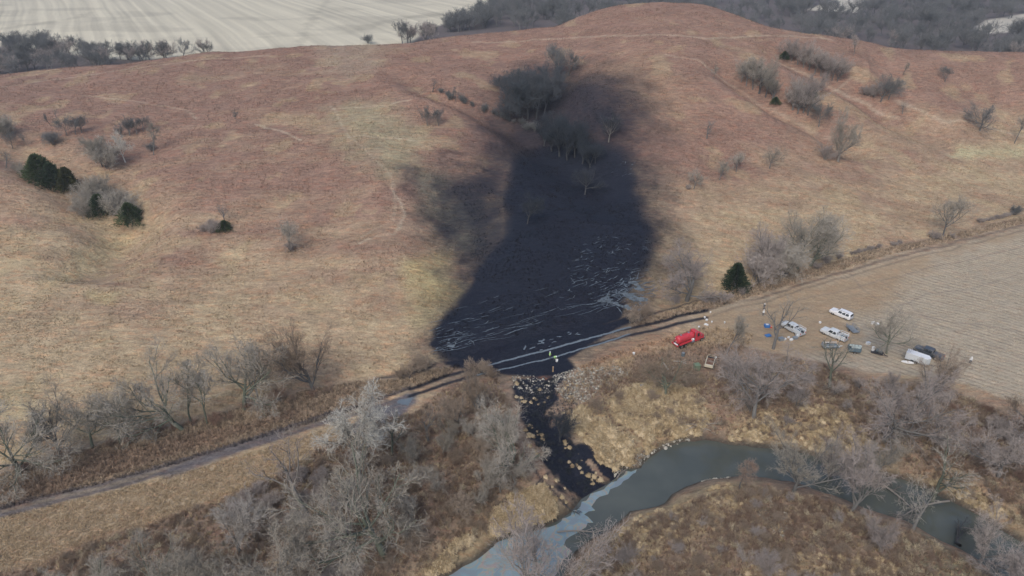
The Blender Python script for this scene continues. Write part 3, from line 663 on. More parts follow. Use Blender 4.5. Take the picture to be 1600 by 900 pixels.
def tuft(seed, n=26, spread=.9, curl=.5, w=.03, K=2, h=1.0):
    rs = np.random.RandomState(seed); a_ = rs.rand(n) * 6.283; tl = spread * rs.rand(n) ** .7; P = np.zeros((n, K + 1, 3)); P[:, 0, :2] = rs.randn(n, 2) * .10 * spread
    L = (.6 + .5 * rs.rand(n)) * h
    for k in range(K):
        t_ = tl * (.5 + curl * k * 1.4); d = np.stack([np.cos(a_) * np.sin(t_), np.sin(a_) * np.sin(t_), np.cos(t_)], -1); P[:, k + 1] = P[:, k] + d * (L / K)[:, None]
    return blades(rs, P, w)
def dome_clump(seed, n=150):              # a rounded shaggy mound of grass
    rs = np.random.RandomState(seed); a_ = rs.rand(n) * 6.283; el = np.arcsin(rs.rand(n) ** .75); r0 = .62 + .1 * np.sin(a_ * 3 + seed) + .08 * np.sin(a_ * 5)
    d = np.stack([np.cos(a_) * np.cos(el), np.sin(a_) * np.cos(el), np.sin(el)], -1)
    s_ = d * (r0 * (.62 + .25 * rs.rand(n)))[:, None]; e1 = s_ + d * .2 + rs.randn(n, 3) * .05; e2 = e1 + d * .12 + np.array([0, 0, -.12]) + rs.randn(n, 3) * .05
    core = 20; th = np.linspace(0, 2 * math.pi, core, endpoint=False); rows_ = []
    V = []; 
    for j, ph in enumerate(np.linspace(0, math.pi / 2, 5)):
        rr = .55 * np.cos(ph) * (1 + .12 * np.sin(th * 3 + seed)); V.append(np.stack([rr * np.cos(th), rr * np.sin(th), np.full(core, .5 * math.sin(ph))], -1))
    V = np.concatenate(V); V += rs.randn(*V.shape) * .03; idx = np.arange(5 * core).reshape(5, core); nx = np.roll(idx, -1, 1)
    Fc = np.stack([idx[:-1], nx[:-1], nx[1:], idx[1:]], -1).reshape(-1, 4)
    bl = blades(rs, np.stack([s_, e1, e2], 1), .075)
    return cat([(V, Fc), bl])
KINDS = {}
def kind_mesh(kind, i):
    key = (kind, i)
    if key not in KINDS:
        s_ = abs(hash_(kind)) % 1000 + i * 13
        if kind == 'cedar': t_, c_ = cedar(s_, 1.0 + .35 * (i % 2))
        elif kind.startswith('far'): t_, c_ = bare(s_, 'oak' if i % 2 else 'wide', .95)
        elif kind.startswith('lite'): t_, c_ = bare(s_, 'shrub', .6)
        else: t_, c_ = bare(s_, kind, 1.0)
        KINDS[key] = (np_mesh(kind + '_trunk', *t_, smooth=True), np_mesh(kind + '_crown', *c_))
    return KINDS[key]
def hash_(s_): return sum(ord(c) * (i * 7 + 3) for i, c in enumerate(s_))
SLOT = {}
def tinted(me, mat):                      # the same shape in another material
    k = (me.name, mat.name)
    if k not in SLOT:
        c = me.copy(); c.materials.clear(); c.materials.append(mat); SLOT[k] = c
    return SLOT[k]
rng = random.Random(5)
def plant(name, kind, var, loc, h, twig, bark, label, catg, group=None, lean=(0, 0), rz=None, wx=1.0):
    tm, cm = kind_mesh(kind, var)
    o = empty(name, loc, 0, label, catg, group)
    o.rotation_euler = (lean[0], lean[1], rng.uniform(0, 6.28) if rz is None else rz); o.scale = (h * wx, h * wx, h)
    obj('stems' if kind in ('shrub', 'lite') else 'trunk', tinted(tm, M[bark]), o); obj('crown', tinted(cm, M[twig]), o)
    return o
def px_h(loc, px, k=1.12):                        # real height of something that shows px tall at loc
    d = Vector(loc) - Vector((0, 0, H)); dep = d.y * cp - d.z * sp; th = math.atan2(-d.z, math.hypot(d.x, d.y))
    return k * px * dep / F / (math.cos(th) + .33 * math.sin(th))
def at_px(u, v): p = ground_at(u, v)[0]; return (p[0], p[1], float(zat(p[0], p[1])) - .08)

TREES = [
# roadside row on the left
(32,742,112,'wide',0,'twig_grey','bark_green','mossy spreading bare tree at the far left end of the roadside row','tree'),
(95,712,80,'vase',0,'twig_grey','bark_grey','pale grey many-stemmed bare tree second from the left of the roadside row','tree'),
(145,700,76,'oak',1,'twig_grey','bark_green','small bare tree with a kinked green trunk, third from the left along the road','tree'),
(188,692,76,'oak',2,'twig_grey','bark_green','small round-topped bare tree with a slim green trunk above the left track','tree'),
(286,672,100,'wide',1,'twig_grey','bark_green','bare tree leaning left with a curved green trunk above the track','tree'),
(300,664,92,'thin',0,'twig_grey','bark_green','slim straight bare tree just right of the leaning one','tree'),
(324,662,95,'thin',1,'twig_grey','bark_green','slim bare tree with an ivy-dark trunk, right of the slim straight one','tree'),
(382,640,98,'wide',2,'twig_grey','bark_green','broad dense bare tree in the middle of the roadside row','tree'),
(410,634,84,'thin',2,'twig_grey','bark_grey','narrow bare tree tight against the right of the broad roadside one','tree'),
(490,612,92,'vase',1,'twig_brown','bark_grey','wide fan-shaped bare tree at the right end of the roadside row','tree'),
# road on the right
(1073,470,66,'wide',3,'twig_mauve','bark_grey','low round bare tree between the oiled slope and the evergreen','tree'),
(1199,436,74,'vase',2,'twig_mauve','bark_grey','tall thicket-like bare tree just right of the roadside evergreen','tree'),
(1182,440,52,'shrub',1,'twig_mauve','bark_grey','mauve many-stemmed shrub right behind the evergreen','shrub'),
(1222,432,60,'shrub',2,'twig_grey','bark_grey','grey shrub left of the pair of roadside oaks','shrub'),
(1246,420,78,'oak',3,'twig_grey','bark_green','left one of the pair of bare oaks above the dirt track','tree'),
(1266,416,72,'wide',4,'twig_grey','bark_green','right leaning one of the pair of bare oaks above the dirt track','tree'),
(1293,400,52,'thin',3,'twig_grey','bark_grey','small slender bare tree right of the pair of oaks','tree'),
(1473,370,52,'oak',4,'twig_grey','bark_grey','single round bare tree with a dark trunk beside the upper right track','tree'),
(1585,336,18,'shrub',3,'twig_dark','bark_grey','dark low shrub on the bank at the right edge above the track','shrub'),
# right hillside
(1084,295,34,'oak',5,'twig_grey','bark_grey','leftmost of the small bare trees in a line right of the oil','tree'),
(1124,281,34,'oak',0,'twig_grey','bark_grey','second small bare tree in the line right of the oil','tree'),
(1150,269,32,'oak',1,'twig_grey','bark_grey','third, slightest bare tree in the line right of the oil','tree'),
(1202,263,36,'oak',2,'twig_grey','bark_grey','rightmost of the small bare trees in a line right of the oil','tree'),
(1309,252,78,'vase',3,'twig_grey','bark_mid','large fan-shaped pale bare tree below the right-hand draw','tree'),
(1288,250,36,'lite',0,'twig_mauve','bark_mid','pale haze-like shrub at the left foot of the large fan-shaped tree','shrub'),
(1279,198,38,'oak',3,'twig_dark','bark_grey','dark round tree at the low end of the right-hand draw','tree'),
(1531,204,44,'wide',5,'twig_dark','bark_grey','dark dome-shaped bare tree alone on the right slope','tree'),
(1585,224,46,'thin',4,'twig_grey','bark_grey','slim upright bare tree near the right edge of the slope','tree'),
(1476,128,24,'oak',4,'twig_dark','bark_grey','small round dark tree high on the right slope','tree'),
(1411,118,20,'thin',5,'twig_grey','bark_grey','tiny upright tree left of the small round dark one','tree'),
(1334,86,30,'thin',0,'twig_mauve','bark_grey','slender bare tree standing on the right skyline','tree'),
(1410,178,22,'sparse',0,'twig_grey','bark_grey','tiny sparse tree below the second draw on the right','tree'),
(1104,217,32,'sparse',1,'twig_mauve','bark_grey','small crooked bare tree alone on the spur right of the oil','tree'),
(1115,123,22,'thin',1,'twig_grey','bark_grey','tiny bare sapling left of the right-hand draw thicket','tree'),
(1226,92,32,'oak',5,'twig_mauve','bark_grey','topmost bare tree of the upper draw on the right','tree'),
(1364,152,28,'oak',0,'twig_mauve','bark_grey','left bare tree of the small clump above the sparse tiny tree','tree'),
(1376,159,40,'wide',1,'twig_dark','bark_grey','broad dark tree of the small clump on the right slope','tree'),
(1388,156,34,'oak',1,'twig_dark','bark_grey','right dark tree of the small clump on the right slope','tree'),
# by the plume
(668,196,30,'oak',2,'twig_dark','bark_grey','left one of the two small trees left of the oil plume','tree'),
(685,196,27,'oak',3,'twig_dark','bark_grey','right one of the two small trees left of the oil plume','tree'),
(676,144,22,'sparse',2,'twig_dark','bark_grey','small flat-topped tree at the head of the dark ditch','tree'),
(711,160,24,'thin',2,'twig_dark','bark_grey','bare pole-like tree along the dark ditch','tree'),
(873,128,56,'oak',4,'twig_dark','bark_grey','topmost dense dark tree of the central draw','tree'),
(888,118,44,'oak',5,'twig_dark','bark_grey','smaller dense tree behind the topmost one of the central draw','tree'),
(951,222,46,'oak',3,'twig_oil','bark_mid','oil misted tree standing alone right of the central draw','tree'),
(824,350,56,'oak',0,'twig_oil','bark_oil','oil blackened tree with a slim trunk in the middle of the spill','tree'),
(914,304,46,'wide',2,'twig_oil','bark_oil','spreading blackened tree in the right half of the spill','tree'),
# left hillside
(370,192,20,'thin',3,'twig_dark','bark_grey','tiny lone tree high on the left hillside','tree'),
(353,350,30,'sparse',0,'twig_mauve','bark_grey','thin crooked bare tree over the cedar bush on the left slope','tree'),
(453,390,40,'oak',1,'twig_grey','bark_grey','grey bushy lone tree in the middle of the left slope','tree'),
(88,183,14,'sparse',1,'twig_dark','bark_grey','tiniest dark tree at the top of the left draw','tree'),
(79,197,20,'thin',4,'twig_dark','bark_grey','thin dark tree under the tiniest one of the left draw','tree'),
(240,242,46,'thin',5,'twig_grey','bark_grey','tall crooked bare tree at the right side of the left draw','tree'),
(196,254,48,'oak',2,'twig_pale','bark_pale','pale bleached tree at the right end of the left draw thicket','tree'),
(10,262,26,'sparse',2,'twig_dark','bark_grey','slender tree on the shoulder at the left edge','tree'),
(20,232,26,'oak',3,'twig_dark','bark_grey','small dark tree near the left edge above the shoulder','tree'),
(42,228,20,'thin',0,'twig_dark','bark_grey','pair-like thin tree left of the dark round shrub','tree'),
# beyond the hill
(575,68,15,'shrub',4,'twig_dark','bark_grey','lone dark bush on the skyline left of the far tree line','shrub'),
# bottom thicket
(563,750,165,'tall',0,'twig_pale','bark_mid','large bleached white dead tree standing over the left track','tree'),
(612,712,80,'sparse',0,'twig_grey','bark_green','small bare tree with a mossy trunk right of the bleached white one','tree'),
(669,690,66,'sparse',1,'twig_brown','bark_grey','slight brown sapling by the wet oil puddle','tree'),
(600,868,170,'wide',1,'twig_grey','bark_green','huge spreading bare tree with mossy limbs at lower centre left','tree'),
(480,805,110,'sparse',2,'twig_mauve','bark_mid','bare tree leaning left over the near field edge','tree'),
(796,740,112,'wide',3,'twig_grey','bark_green','mossy bare tree left of the oil channel','tree'),
(745,650,76,'vase',2,'twig_brown','bark_grey','dense brown tree just below the track left of the rocks','tree'),
(716,664,60,'vase',1,'twig_brown','bark_grey','soft brown tree left of the dense one below the track','tree'),
(250,945,112,'wide',2,'twig_grey','bark_green','broad pale grey tree crown at the bottom left','tree'),
(165,935,78,'vase',0,'twig_grey','bark_green','slim fan of bare stems left of the broad pale crown','tree'),
(375,862,100,'vase',2,'twig_silver','bark_mid','silvery fan-shaped tree in the lower left thicket','tree'),
(440,945,125,'wide',4,'twig_grey','bark_mid','grey tree rising from the bottom edge left of centre','tree'),
(345,950,100,'oak',4,'twig_grey','bark_mid','dense grey tree at the bottom edge under the silvery one','tree'),
(835,985,170,'wide',5,'twig_mauve','bark_mid','mauve bare tree reaching over the oil slick at the bottom','tree'),
(875,960,120,'sparse',3,'twig_mauve','bark_mid','dark-limbed bare tree leaning over the slick right of the mauve one','tree'),
(1178,652,135,'wide',0,'twig_mauve','bark_grey','big grey tree between the cream wreck and the creek','tree'),
(1296,608,96,'sparse',0,'twig_grey','bark_green','bare tree with a stout mossy trunk below the white pickups','tree'),
(1385,552,84,'oak',5,'twig_grey','bark_green','bare spreading tree left of the white box trailer','tree'),
(1208,545,76,'sparse',2,'twig_grey','bark_grey','thin tree in front of the left white pickup','tree'),
(1135,555,74,'thin',4,'twig_grey','bark_grey','thin pole tree right of the red tanker truck','tree'),
(1380,690,128,'wide',1,'twig_mauve','bark_grey','widest grey tree crown right of the creek bend','tree'),
(1445,620,80,'vase',1,'twig_brown','bark_grey','brown bushy tree hiding the foot of the white box trailer','tree'),
(1560,745,112,'wide',2,'twig_mauve','bark_grey','large grey tree on the right bank near the right edge','tree'),
(1600,690,100,'oak',0,'twig_brown','bark_grey','brown tree cut by the right edge beside the stubble field','tree'),
(1455,790,110,'sparse',3,'twig_grey','bark_green','bare tree leaning out over the right part of the creek','tree'),
(1330,800,120,'vase',2,'twig_mauve','bark_grey','mauve fan-shaped tree on the island shore','tree'),
(1240,770,95,'vase',0,'twig_grey','bark_grey','grey tree on the near shore of the upper creek bend','tree'),
(1155,765,70,'thin',5,'twig_red','bark_grey','reddish thin sapling at the inside of the creek bend','tree'),
(1570,930,110,'wide',3,'twig_mauve','bark_grey','grey tree crown in the bottom right corner','tree'),
(1375,860,66,'vase',1,'twig_mauve','bark_mid','small fan-shaped tree in the middle of the island brush','tree'),
(1295,752,84,'vase',3,'twig_mauve','bark_grey','mauve tree on the outer bank where the creek narrows','tree'),
(1425,830,84,'sparse',1,'twig_grey','bark_grey','grey tree over the near waterline of the right creek reach','tree'),
(1530,880,84,'vase',0,'twig_mauve','bark_grey','mauve tree at the water edge in the lower right','tree'),
(1365,752,80,'oak',2,'twig_grey','bark_grey','grey tree above the fallen trunk in the creek','tree'),
(1040,620,76,'wide',4,'twig_brown','bark_green','brown tree with curved limbs left of the green box','tree'),
(930,640,20,'shrub',5,'twig_brown','bark_mid','small brown shrub beside the narrow oil gully','shrub'),
(875,690,56,'vase',2,'twig_oil','bark_oil','oil blackened young tree standing in the oil channel','tree'),
]
t_lean = {'bare tree leaning left': (.1, -.28), 'bare tree leaning left over': (0, -.45), 'right leaning one': (0, .22), 'dark-limbed': (0, .3)}
for i, (u, v, px, kd, var, tw_, bk, lab, ct) in enumerate(TREES):
    if v > 900:                            # foot below the picture: stands on the near ground
        p = plane(u, v, -1.0); p = (p[0], p[1], float(zat(p[0], p[1])) - .1)
    else: p = at_px(u, v)
    h = px_h(p, px) * (1.24 if 340 < v < 746 and (u < 600 or u > 1050) and v < 475 + (u < 600) * 300 else 1); lean = (0, 0); rz = None
    for k_, q in t_lean.items():
        if lab.startswith(k_): lean = q; rz = 0
    plant('bare_tree' if ct == 'tree' else 'bare_shrub', kd, var % (4 if kd in ('sparse', 'vase') else 6), p, h, tw_, bk, lab, ct, None, lean, rz, 1.55 if lab.startswith('low round bare tree between') else 1.0)
# evergreens
for (u, v, px, var, tw_, lab) in [(1147,453,50,0,'cedar','dark green cone-shaped evergreen above the track'), (68,287,52,1,'cedar','biggest dark evergreen, left end of the left draw'), (88,294,44,3,'cedar','dark green evergreen in the middle of the left draw trio'),
                            (110,298,42,2,'cedar_brown','olive brown evergreen at the right of the left draw trio'), (160,336,38,1,'cedar','dark low evergreen under the grey shrubs of the left draw'), (207,351,40,3,'cedar','rounded evergreen at the lower end of the left draw'),
                            (352,361,20,1,'cedar','small dark evergreen bush under the thin crooked tree'), (1225,93,14,1,'cedar','small evergreen at the top of the upper right draw'), (1211,163,13,3,'cedar','small evergreen at the low left of the right draw thicket'), (1271,154,14,2,'cedar','small evergreen inside the right draw thicket')]:
    p = at_px(u, v); h = px_h(p, px) * .82
    o_ = plant('evergreen_tree', 'cedar', var, p, h, tw_, 'bark_grey', lab, 'evergreen tree', None); o_.scale = (h * (1.25 if px > 20 else 1.5),) * 2 + (h,)
# clumps of like trees
def clump(pts, kinds, tw_, bk, lab, grp, ct='tree', jit=.25):
    for (u, v, px) in pts:
        p = at_px(u, v); plant('bare_tree' if ct == 'tree' else 'bare_shrub', rng.choice(kinds), rng.randrange(4), p, px_h(p, px) * rng.uniform(.9, 1.1), tw_, bk, lab, ct, grp)
clump([(800,178,50),(812,182,62),(825,186,70),(838,186,72),(850,180,60),(790,160,45),(806,150,40),(842,150,45),(858,150,50),(785,142,32),(820,165,60),(833,172,64),(815,135,30),(796,190,40),(858,165,55)], ['oak', 'wide'], 'twig_mist', 'bark_oil', 'dusky blue-grey oil-misted tree in the dense grove of the central draw', 'grove in the central draw')
clump([(850,228,45),(862,236,55),(874,244,60),(886,250,58),(898,246,52),(910,256,46),(922,262,40),(880,228,50),(900,232,44),(868,215,40),(930,255,30),(845,205,30)], ['oak', 'vase'], 'twig_oil', 'bark_oil', 'blackened tree of the lower grove inside the oil plume', 'oiled lower grove')
clump([(1158,128,34),(1166,134,44),(1176,140,50),(1186,146,52),(1196,152,48),(1206,158,38)], ['oak', 'vase'], 'twig_grey', 'bark_grey', 'grey tree in the left thicket of the right-hand draw', 'left thicket of the right draw')
clump([(1238,172,46),(1246,178,50),(1255,176,52),(1262,180,40),(1269,158,42),(1242,158,30)], ['oak', 'vase'], 'twig_mauve', 'bark_grey', 'mauve grey tree in the right thicket of the right-hand draw', 'right thicket of the right draw')
clump([(1236,96,30),(1246,101,36),(1255,106,38),(1264,110,40),(1273,115,40),(1282,119,40),(1291,122,36),(1300,126,38),(1308,127,32)], ['oak', 'vase'], 'twig_mauve', 'bark_grey', 'grey tree in the long row along the upper right draw', 'row in the upper right draw')
clump([(105,212,30),(118,210,32),(128,208,26)], ['oak'], 'twig_dark', 'bark_grey', 'dark tree of the small trio high in the left draw', 'trio high in the left draw')
clump([(203,212,30),(214,210,32),(224,206,28),(190,214,22)], ['oak', 'vase'], 'twig_dark', 'bark_grey', 'dark tree of the small grove right of the trio in the left draw', 'small grove in the left draw')
clump([(150,254,40),(160,260,46),(170,262,44),(180,256,34),(3,206,32),(14,210,30),(8,212,26)], ['shrub', 'oak'], 'twig_grey', 'bark_grey', 'grey bushy tree on the upper left slope beside the draw', 'bushy trees by the left draw', 'tree')
clump([(140,308,34),(150,318,40),(162,312,38),(172,322,38),(184,334,42),(194,338,44),(132,334,36),(140,340,34),(30,270,22),(42,276,20),(120,300,20),(215,335,26)], ['shrub', 'lite'], 'twig_grey', 'bark_grey', 'grey leafless shrub among the evergreens of the left draw', 'shrubs in the left draw', 'shrub')
clump([(85,226,24),(238,236,16),(78,222,16)], ['shrub'], 'twig_dark', 'bark_grey', 'dark round shrub on the slope above the left evergreens', 'dark round shrubs', 'shrub')
clump([(320,362,14),(332,364,18),(342,362,20),(453,392,16),(330,352,12)], ['shrub'], 'twig_mauve', 'bark_grey', 'low scrubby bush on the middle left slope', 'scrub on the left slope', 'shrub')
clump([(690 + 9 * k + rng.uniform(-5, 5), 147 + 3.6 * k + rng.uniform(-3, 3), rng.uniform(6, 17)) for k in range(17)], ['shrub', 'lite'], 'twig_dark', 'bark_grey', 'low dark bush lining the small ditch left of the plume', 'bushes along the ditch', 'shrub')
clump([(1350 + 5 * k, 148 + k, 14) for k in range(4)], ['shrub'], 'twig_mauve', 'bark_grey', 'low bush in the small clump on the right slope', 'low bushes in the small clump', 'shrub')
clump([(1075,296,10),(1452,370,14),(1462,374,14),(1487,372,14),(1330,398,9),(1336,397,7),(1341,395,8),(1345,394,9),(1351,393,7),(1356,391,8),(1362,390,9),(1368,389,7),(1373,387,8),(1395,384,9),(1401,383,7),(1406,381,8),(1545,345,9),(1551,344,7),(1556,342,8),(1560,342,9),(1566,341,7),(1571,339,8),(1572,339,9),(1578,338,7),(1583,336,8),(1530,348,9),(1536,347,7),(1541,345,8),(1310,404,14),(1290,412,16),(1275,420,16),(1160,462,16),(1130,468,14),(1105,472,18),(1055,474,16)], ['shrub', 'lite'], 'twig_mauve', 'bark_grey', 'low mauve bush along the bank above the right-hand track', 'bushes along the right track', 'shrub')
clump([(640,590,26),(655,582,28),(668,576,30),(625,592,18),(1000,500,30),(985,505,24),(1012,492,20),(740,580,26),(755,584,22),(770,590,18)], ['lite', 'shrub'], 'twig_brown', 'bark_grey', 'light brown bush beside the oiled part of the track', 'bushes beside the oiled track', 'shrub')
clump([(20 + 26 * k + rng.uniform(-8, 8), 738 - 7 * k + rng.uniform(-3, 10), rng.uniform(14, 24)) for k in range(20)], ['shrub', 'lite'], 'twig_red', 'bark_mid', 'low reddish bush under the roadside row on the left', 'bushes under the roadside row', 'shrub')

# thicket shrubs scattered over the bottomland
def inside(poly, x, y): return poly_sd(np.array([x]), np.array([y]), poly)[0] < 0
def scatter_px(pg, n, seed, clear=1.0, zlev=-1.0, avoid=None):
    r = np.random.RandomState(seed); a_ = np.array(pg, float); P = plane(a_[:, 0], a_[:, 1], zlev)[:, :2]; P = [tuple(q) for q in P]; q = np.array(P); out = []
    for _try in range(60):
        if len(out) >= n: break
        xs = r.uniform(q[:, 0].min(), q[:, 0].max(), 4000); ys = r.uniform(q[:, 1].min(), q[:, 1].max(), 4000)
        ok = (poly_sd(xs, ys, P) < 0) & (poly_sd(xs, ys, WATER) > clear)
        if avoid is not None:
            for av in avoid: ok &= poly_sd(xs, ys, av) > 0
        out += list(zip(xs[ok], ys[ok]))
    return np.array(out[:n]).reshape(-1, 2)
PX = lambda pg, z=-1.0: [tuple(p[:2]) for p in plane(np.array(pg, float)[:, 0], np.array(pg, float)[:, 1], z)]
OILCH = PX([(790,585),(905,580),(925,640),(985,735),(900,790),(850,745),(815,680)])
GRN = PX([(1040,500),(1120,500),(1130,590),(1040,600)]); CARS = PX([(1040,490),(1380,480),(1480,545),(1480,572),(1390,578),(1260,560),(1110,590),(1040,560)])
for pg, n, kinds, tw_, bk, lab, grp, hh in [
    ([(640,700),(700,650),(790,640),(815,700),(830,760),(760,790),(680,830),(620,850)], 18, ['vase','oak','wide'], 'twig_grey', 'bark_mid', 'pale grey bare tree in the brown thicket left of the oil channel', 'grey trees left of the oil channel', (3.5, 7)),
    ([(1000,575),(1060,560),(1130,575),(1240,560),(1260,590),(1130,610),(1010,605)], 14, ['shrub','oak'], 'twig_brown', 'bark_mid', 'brown-grey scrubby bush just below the red truck and pickups', 'scrub below the vehicles', (1.5, 3.4)),
    ([(0,960),(0,925),(120,905),(200,870),(330,825),(420,800),(440,900),(400,960)], 36, ['shrub','lite'], 'twig_grey', 'bark_green', 'grey-green leafless shrub in the bottom left thicket', 'shrubs in the bottom left thicket', (1.5, 3.0)),
    ([(940,900),(1040,800),(1140,770),(1250,780),(1400,830),(1480,900),(1400,960),(960,960)], 36, ['shrub','vase'], 'twig_mauve', 'bark_mid', 'mauve-grey leafless shrub inside the creek bend', 'mauve shrubs on the island', (1.4, 3.2)),
    ([(350,790),(480,740),(560,715),(560,900),(420,930)], 30, ['shrub'], 'twig_mauve', 'bark_mid', 'mauve leafless shrub left of the huge spreading tree', 'mauve shrubs lower left', (1.6, 3.6)),
    ([(560,700),(690,640),(790,620),(830,760),(700,850),(600,900)], 52, ['shrub'], 'twig_brown', 'bark_mid', 'brownish leafless shrub between the track and creek', 'brown shrubs below the track', (1.4, 3.8)),
    ([(950,600),(1100,590),(1130,640),(1050,680),(960,650)], 14, ['shrub','lite'], 'twig_brown', 'bark_mid', 'brown bush among the tan grass below the red truck', 'brown bushes below the truck', (1.2, 2.6)),
    ([(1110,590),(1240,560),(1340,600),(1480,620),(1590,700),(1600,800),(1470,740),(1300,690),(1150,650)], 56, ['shrub','vase'], 'twig_mauve', 'bark_grey', 'grey-mauve leafless shrub right of the creek', 'shrubs right of the creek', (1.8, 4.6)),
    ([(1380,600),(1500,610),(1620,660),(1640,860),(1560,790)], 26, ['shrub'], 'twig_red', 'bark_mid', 'reddish leafless shrub along the edge of the stubble field', 'reddish shrubs by the stubble field', (1.6, 3.4)),
    ([(940,900),(1040,800),(1140,770),(1250,780),(1400,830),(1480,900),(1400,960),(960,960)], 30, ['shrub'], 'twig_brown', 'bark_mid', 'brown leafless shrub inside the creek bend', 'brown shrubs on the island', (1.0, 2.6))]:
    n = int(n * .62) if 'tree' not in lab else n
    pts = scatter_px(pg, n, hash_(lab) % 997, 1.5, avoid=[OILCH, CARS])
    for (x, y) in pts:
        plant('bare_tree' if 'bare tree' in lab else 'bare_shrub', rng.choice(kinds), rng.randrange(4), (x, y, float(zat(x, y)) - .1), rng.uniform(*hh) * (1.3 if rng.random() < .15 else 1), tw_, bk, lab, 'tree' if 'bare tree' in lab else 'shrub', grp)

# woods in the valley beyond the hill
def belt(pgs, n, seed):
    out = []
    r = np.random.RandomState(seed)
    for pg, k in pgs:
        P = PX(pg, VALLEY); q = np.array(P)
        c = 0
        for _try in range(k * 60):
            if c >= k: break
            x, y = r.uniform(q[:, 0].min(), q[:, 0].max()), r.uniform(q[:, 1].min(), q[:, 1].max())
            if inside(P, x, y): out.append((x, y)); c += 1
    return np.array(out)
right_belt = belt([([(880,75),(870,42),(900,2),(1260,-8),(1310,22),(1360,14),(1345,-20),(1700,-20),(1700,22),(1640,20),(1545,36),(1520,52),(1560,62),(1700,50),(1700,108),(1560,100),(1400,92),(1200,62)], 470),
                   ([(760,45),(770,4),(900,-2),(880,60)], 64), ([(640,60),(760,45),(765,22),(690,52)], 34), ([(610,70),(640,62),(680,56),(700,68)], 8), ([(1560,100),(1560,62),(1700,50),(1700,110)], 30)], 0, 41)
left_belt = belt([([(-120,120),(-120,88),(40,72),(160,88),(160,120)], 85), ([(-60,100),(-60,74),(90,68),(140,92)], 26), ([(150,108),(160,92),(240,94),(235,104)], 16), ([(250,96),(255,92),(290,90),(290,96)], 4), ([(310,90),(310,86),(330,86),(330,90)], 2)], 0, 42)
allb = [(p, 'R') for p in right_belt] + [(p, 'L') for p in left_belt]
allb.sort(key=lambda q: np.hypot(*q[0]))
rest = []
for i, (p, sd_) in enumerate(allb):
    h = rng.uniform(11, 17) if sd_ == 'R' else rng.uniform(8.5, 13)
    if i >= 118: rest.append((p[0], p[1], float(zat(*p)) - .1, h)); continue
    lab, grp = (('bare blue-grey tree beyond the right crest', 'wooded belt beyond the right crest') if sd_ == 'R' else ('bare blue-grey tree beyond the left crest', 'wood beyond the left crest'))
    plant('bare_tree', 'far', rng.randrange(6), (p[0], p[1], float(zat(*p)) - .1), h, rng.choice(['twig_dark', 'twig_dark', 'twig_mauve', 'twig_far' if 'twig_far' in M else 'twig_dark']), 'bark_grey', lab, 'tree', grp, wx=rng.uniform(.9, 1.25))

# ------------------------------------------------------------------ stuff: instanced on points with geometry nodes
def instancer(name, pts, scales, variants, kind='stuff', label=None, tilt=0.12, seed=1, cols=None):
    pts = np.asarray(pts, np.float32); n = len(pts); r = np.random.RandomState(seed)
    me = bpy.data.meshes.new(name); me.vertices.add(n); me.vertices.foreach_set('co', pts.ravel())
    rot = np.c_[r.randn(n) * tilt, r.randn(n) * tilt, r.rand(n) * 6.283].astype(np.float32)
    a_ = me.attributes.new('scl', 'FLOAT', 'POINT'); a_.data.foreach_set('value', np.asarray(scales, np.float32))
    a_ = me.attributes.new('rot', 'FLOAT_VECTOR', 'POINT'); a_.data.foreach_set('vector', rot.ravel())
    a_ = me.attributes.new('idx', 'INT', 'POINT'); a_.data.foreach_set('value', r.randint(0, len(variants), n).astype(np.int32))
    if cols is not None: a_ = me.attributes.new('pcol', 'FLOAT_COLOR', 'POINT'); a_.data.foreach_set('color', np.c_[cols, np.ones(n)].astype(np.float32).ravel())
    ng = bpy.data.node_groups.new(name + ' nodes', 'GeometryNodeTree')
    ng.interface.new_socket('Geometry', in_out='INPUT', socket_type='NodeSocketGeometry'); ng.interface.new_socket('Geometry', in_out='OUTPUT', socket_type='NodeSocketGeometry')
    N = ng.nodes; L = ng.links; gi = N.new('NodeGroupInput'); go = N.new('NodeGroupOutput')
    iop = N.new('GeometryNodeInstanceOnPoints'); jn = N.new('GeometryNodeJoinGeometry')
    L.new(gi.outputs[0], iop.inputs['Points'])
    for m_ in reversed(variants):
        src = bpy.data.objects.new(m_.name + ' source', m_); oi = N.new('GeometryNodeObjectInfo'); oi.inputs['Object'].default_value = src; oi.inputs['As Instance'].default_value = True
        L.new(oi.outputs['Geometry'], jn.inputs[0])
    L.new(jn.outputs[0], iop.inputs['Instance']); iop.inputs['Pick Instance'].default_value = True
    def attr(nm, ty):
        x = N.new('GeometryNodeInputNamedAttribute'); x.data_type = ty; x.inputs['Name'].default_value = nm; return x.outputs[0]
    L.new(attr('idx', 'INT'), iop.inputs['Instance Index']); L.new(attr('rot', 'FLOAT_VECTOR'), iop.inputs['Rotation']); L.new(attr('scl', 'FLOAT'), iop.inputs['Scale'])
    L.new(iop.outputs[0], go.inputs[0])
    o_ = obj(name, me); md = o_.modifiers.new('instances', 'NODES'); md.node_group = ng
    return set_props(o_, label, name.replace('_', ' '), None, kind)
def tufts(nm, mat, k, **kw): return [np_mesh(nm, *tuft(300 + i * 7 + hash_(nm) % 50, **kw), mat=M[mat]) for i in range(k)]
def joined(tm_cm, mt, mc):
    tr_, cr__ = tm_cm; v, f = cat([tr_, cr__]); me_ = np_mesh('bush', v, f); me_.materials.append(M[mt]); me_.materials.append(M[mc])
    mi = np.zeros(len(f), np.int32); mi[len(tr_[1]):] = 1; me_.polygons.foreach_set('material_index', mi); return me_
if rest:
    rest = np.array(rest); instancer('far_wood', rest[:, :3], rest[:, 3], [joined(bare(700 + i, 'oak' if i % 2 else 'wide', .95), 'bark_grey', 'twig_dark') for i in range(5)], label='blue-grey mass of bare trees filling the valley beyond the crest', tilt=.03)
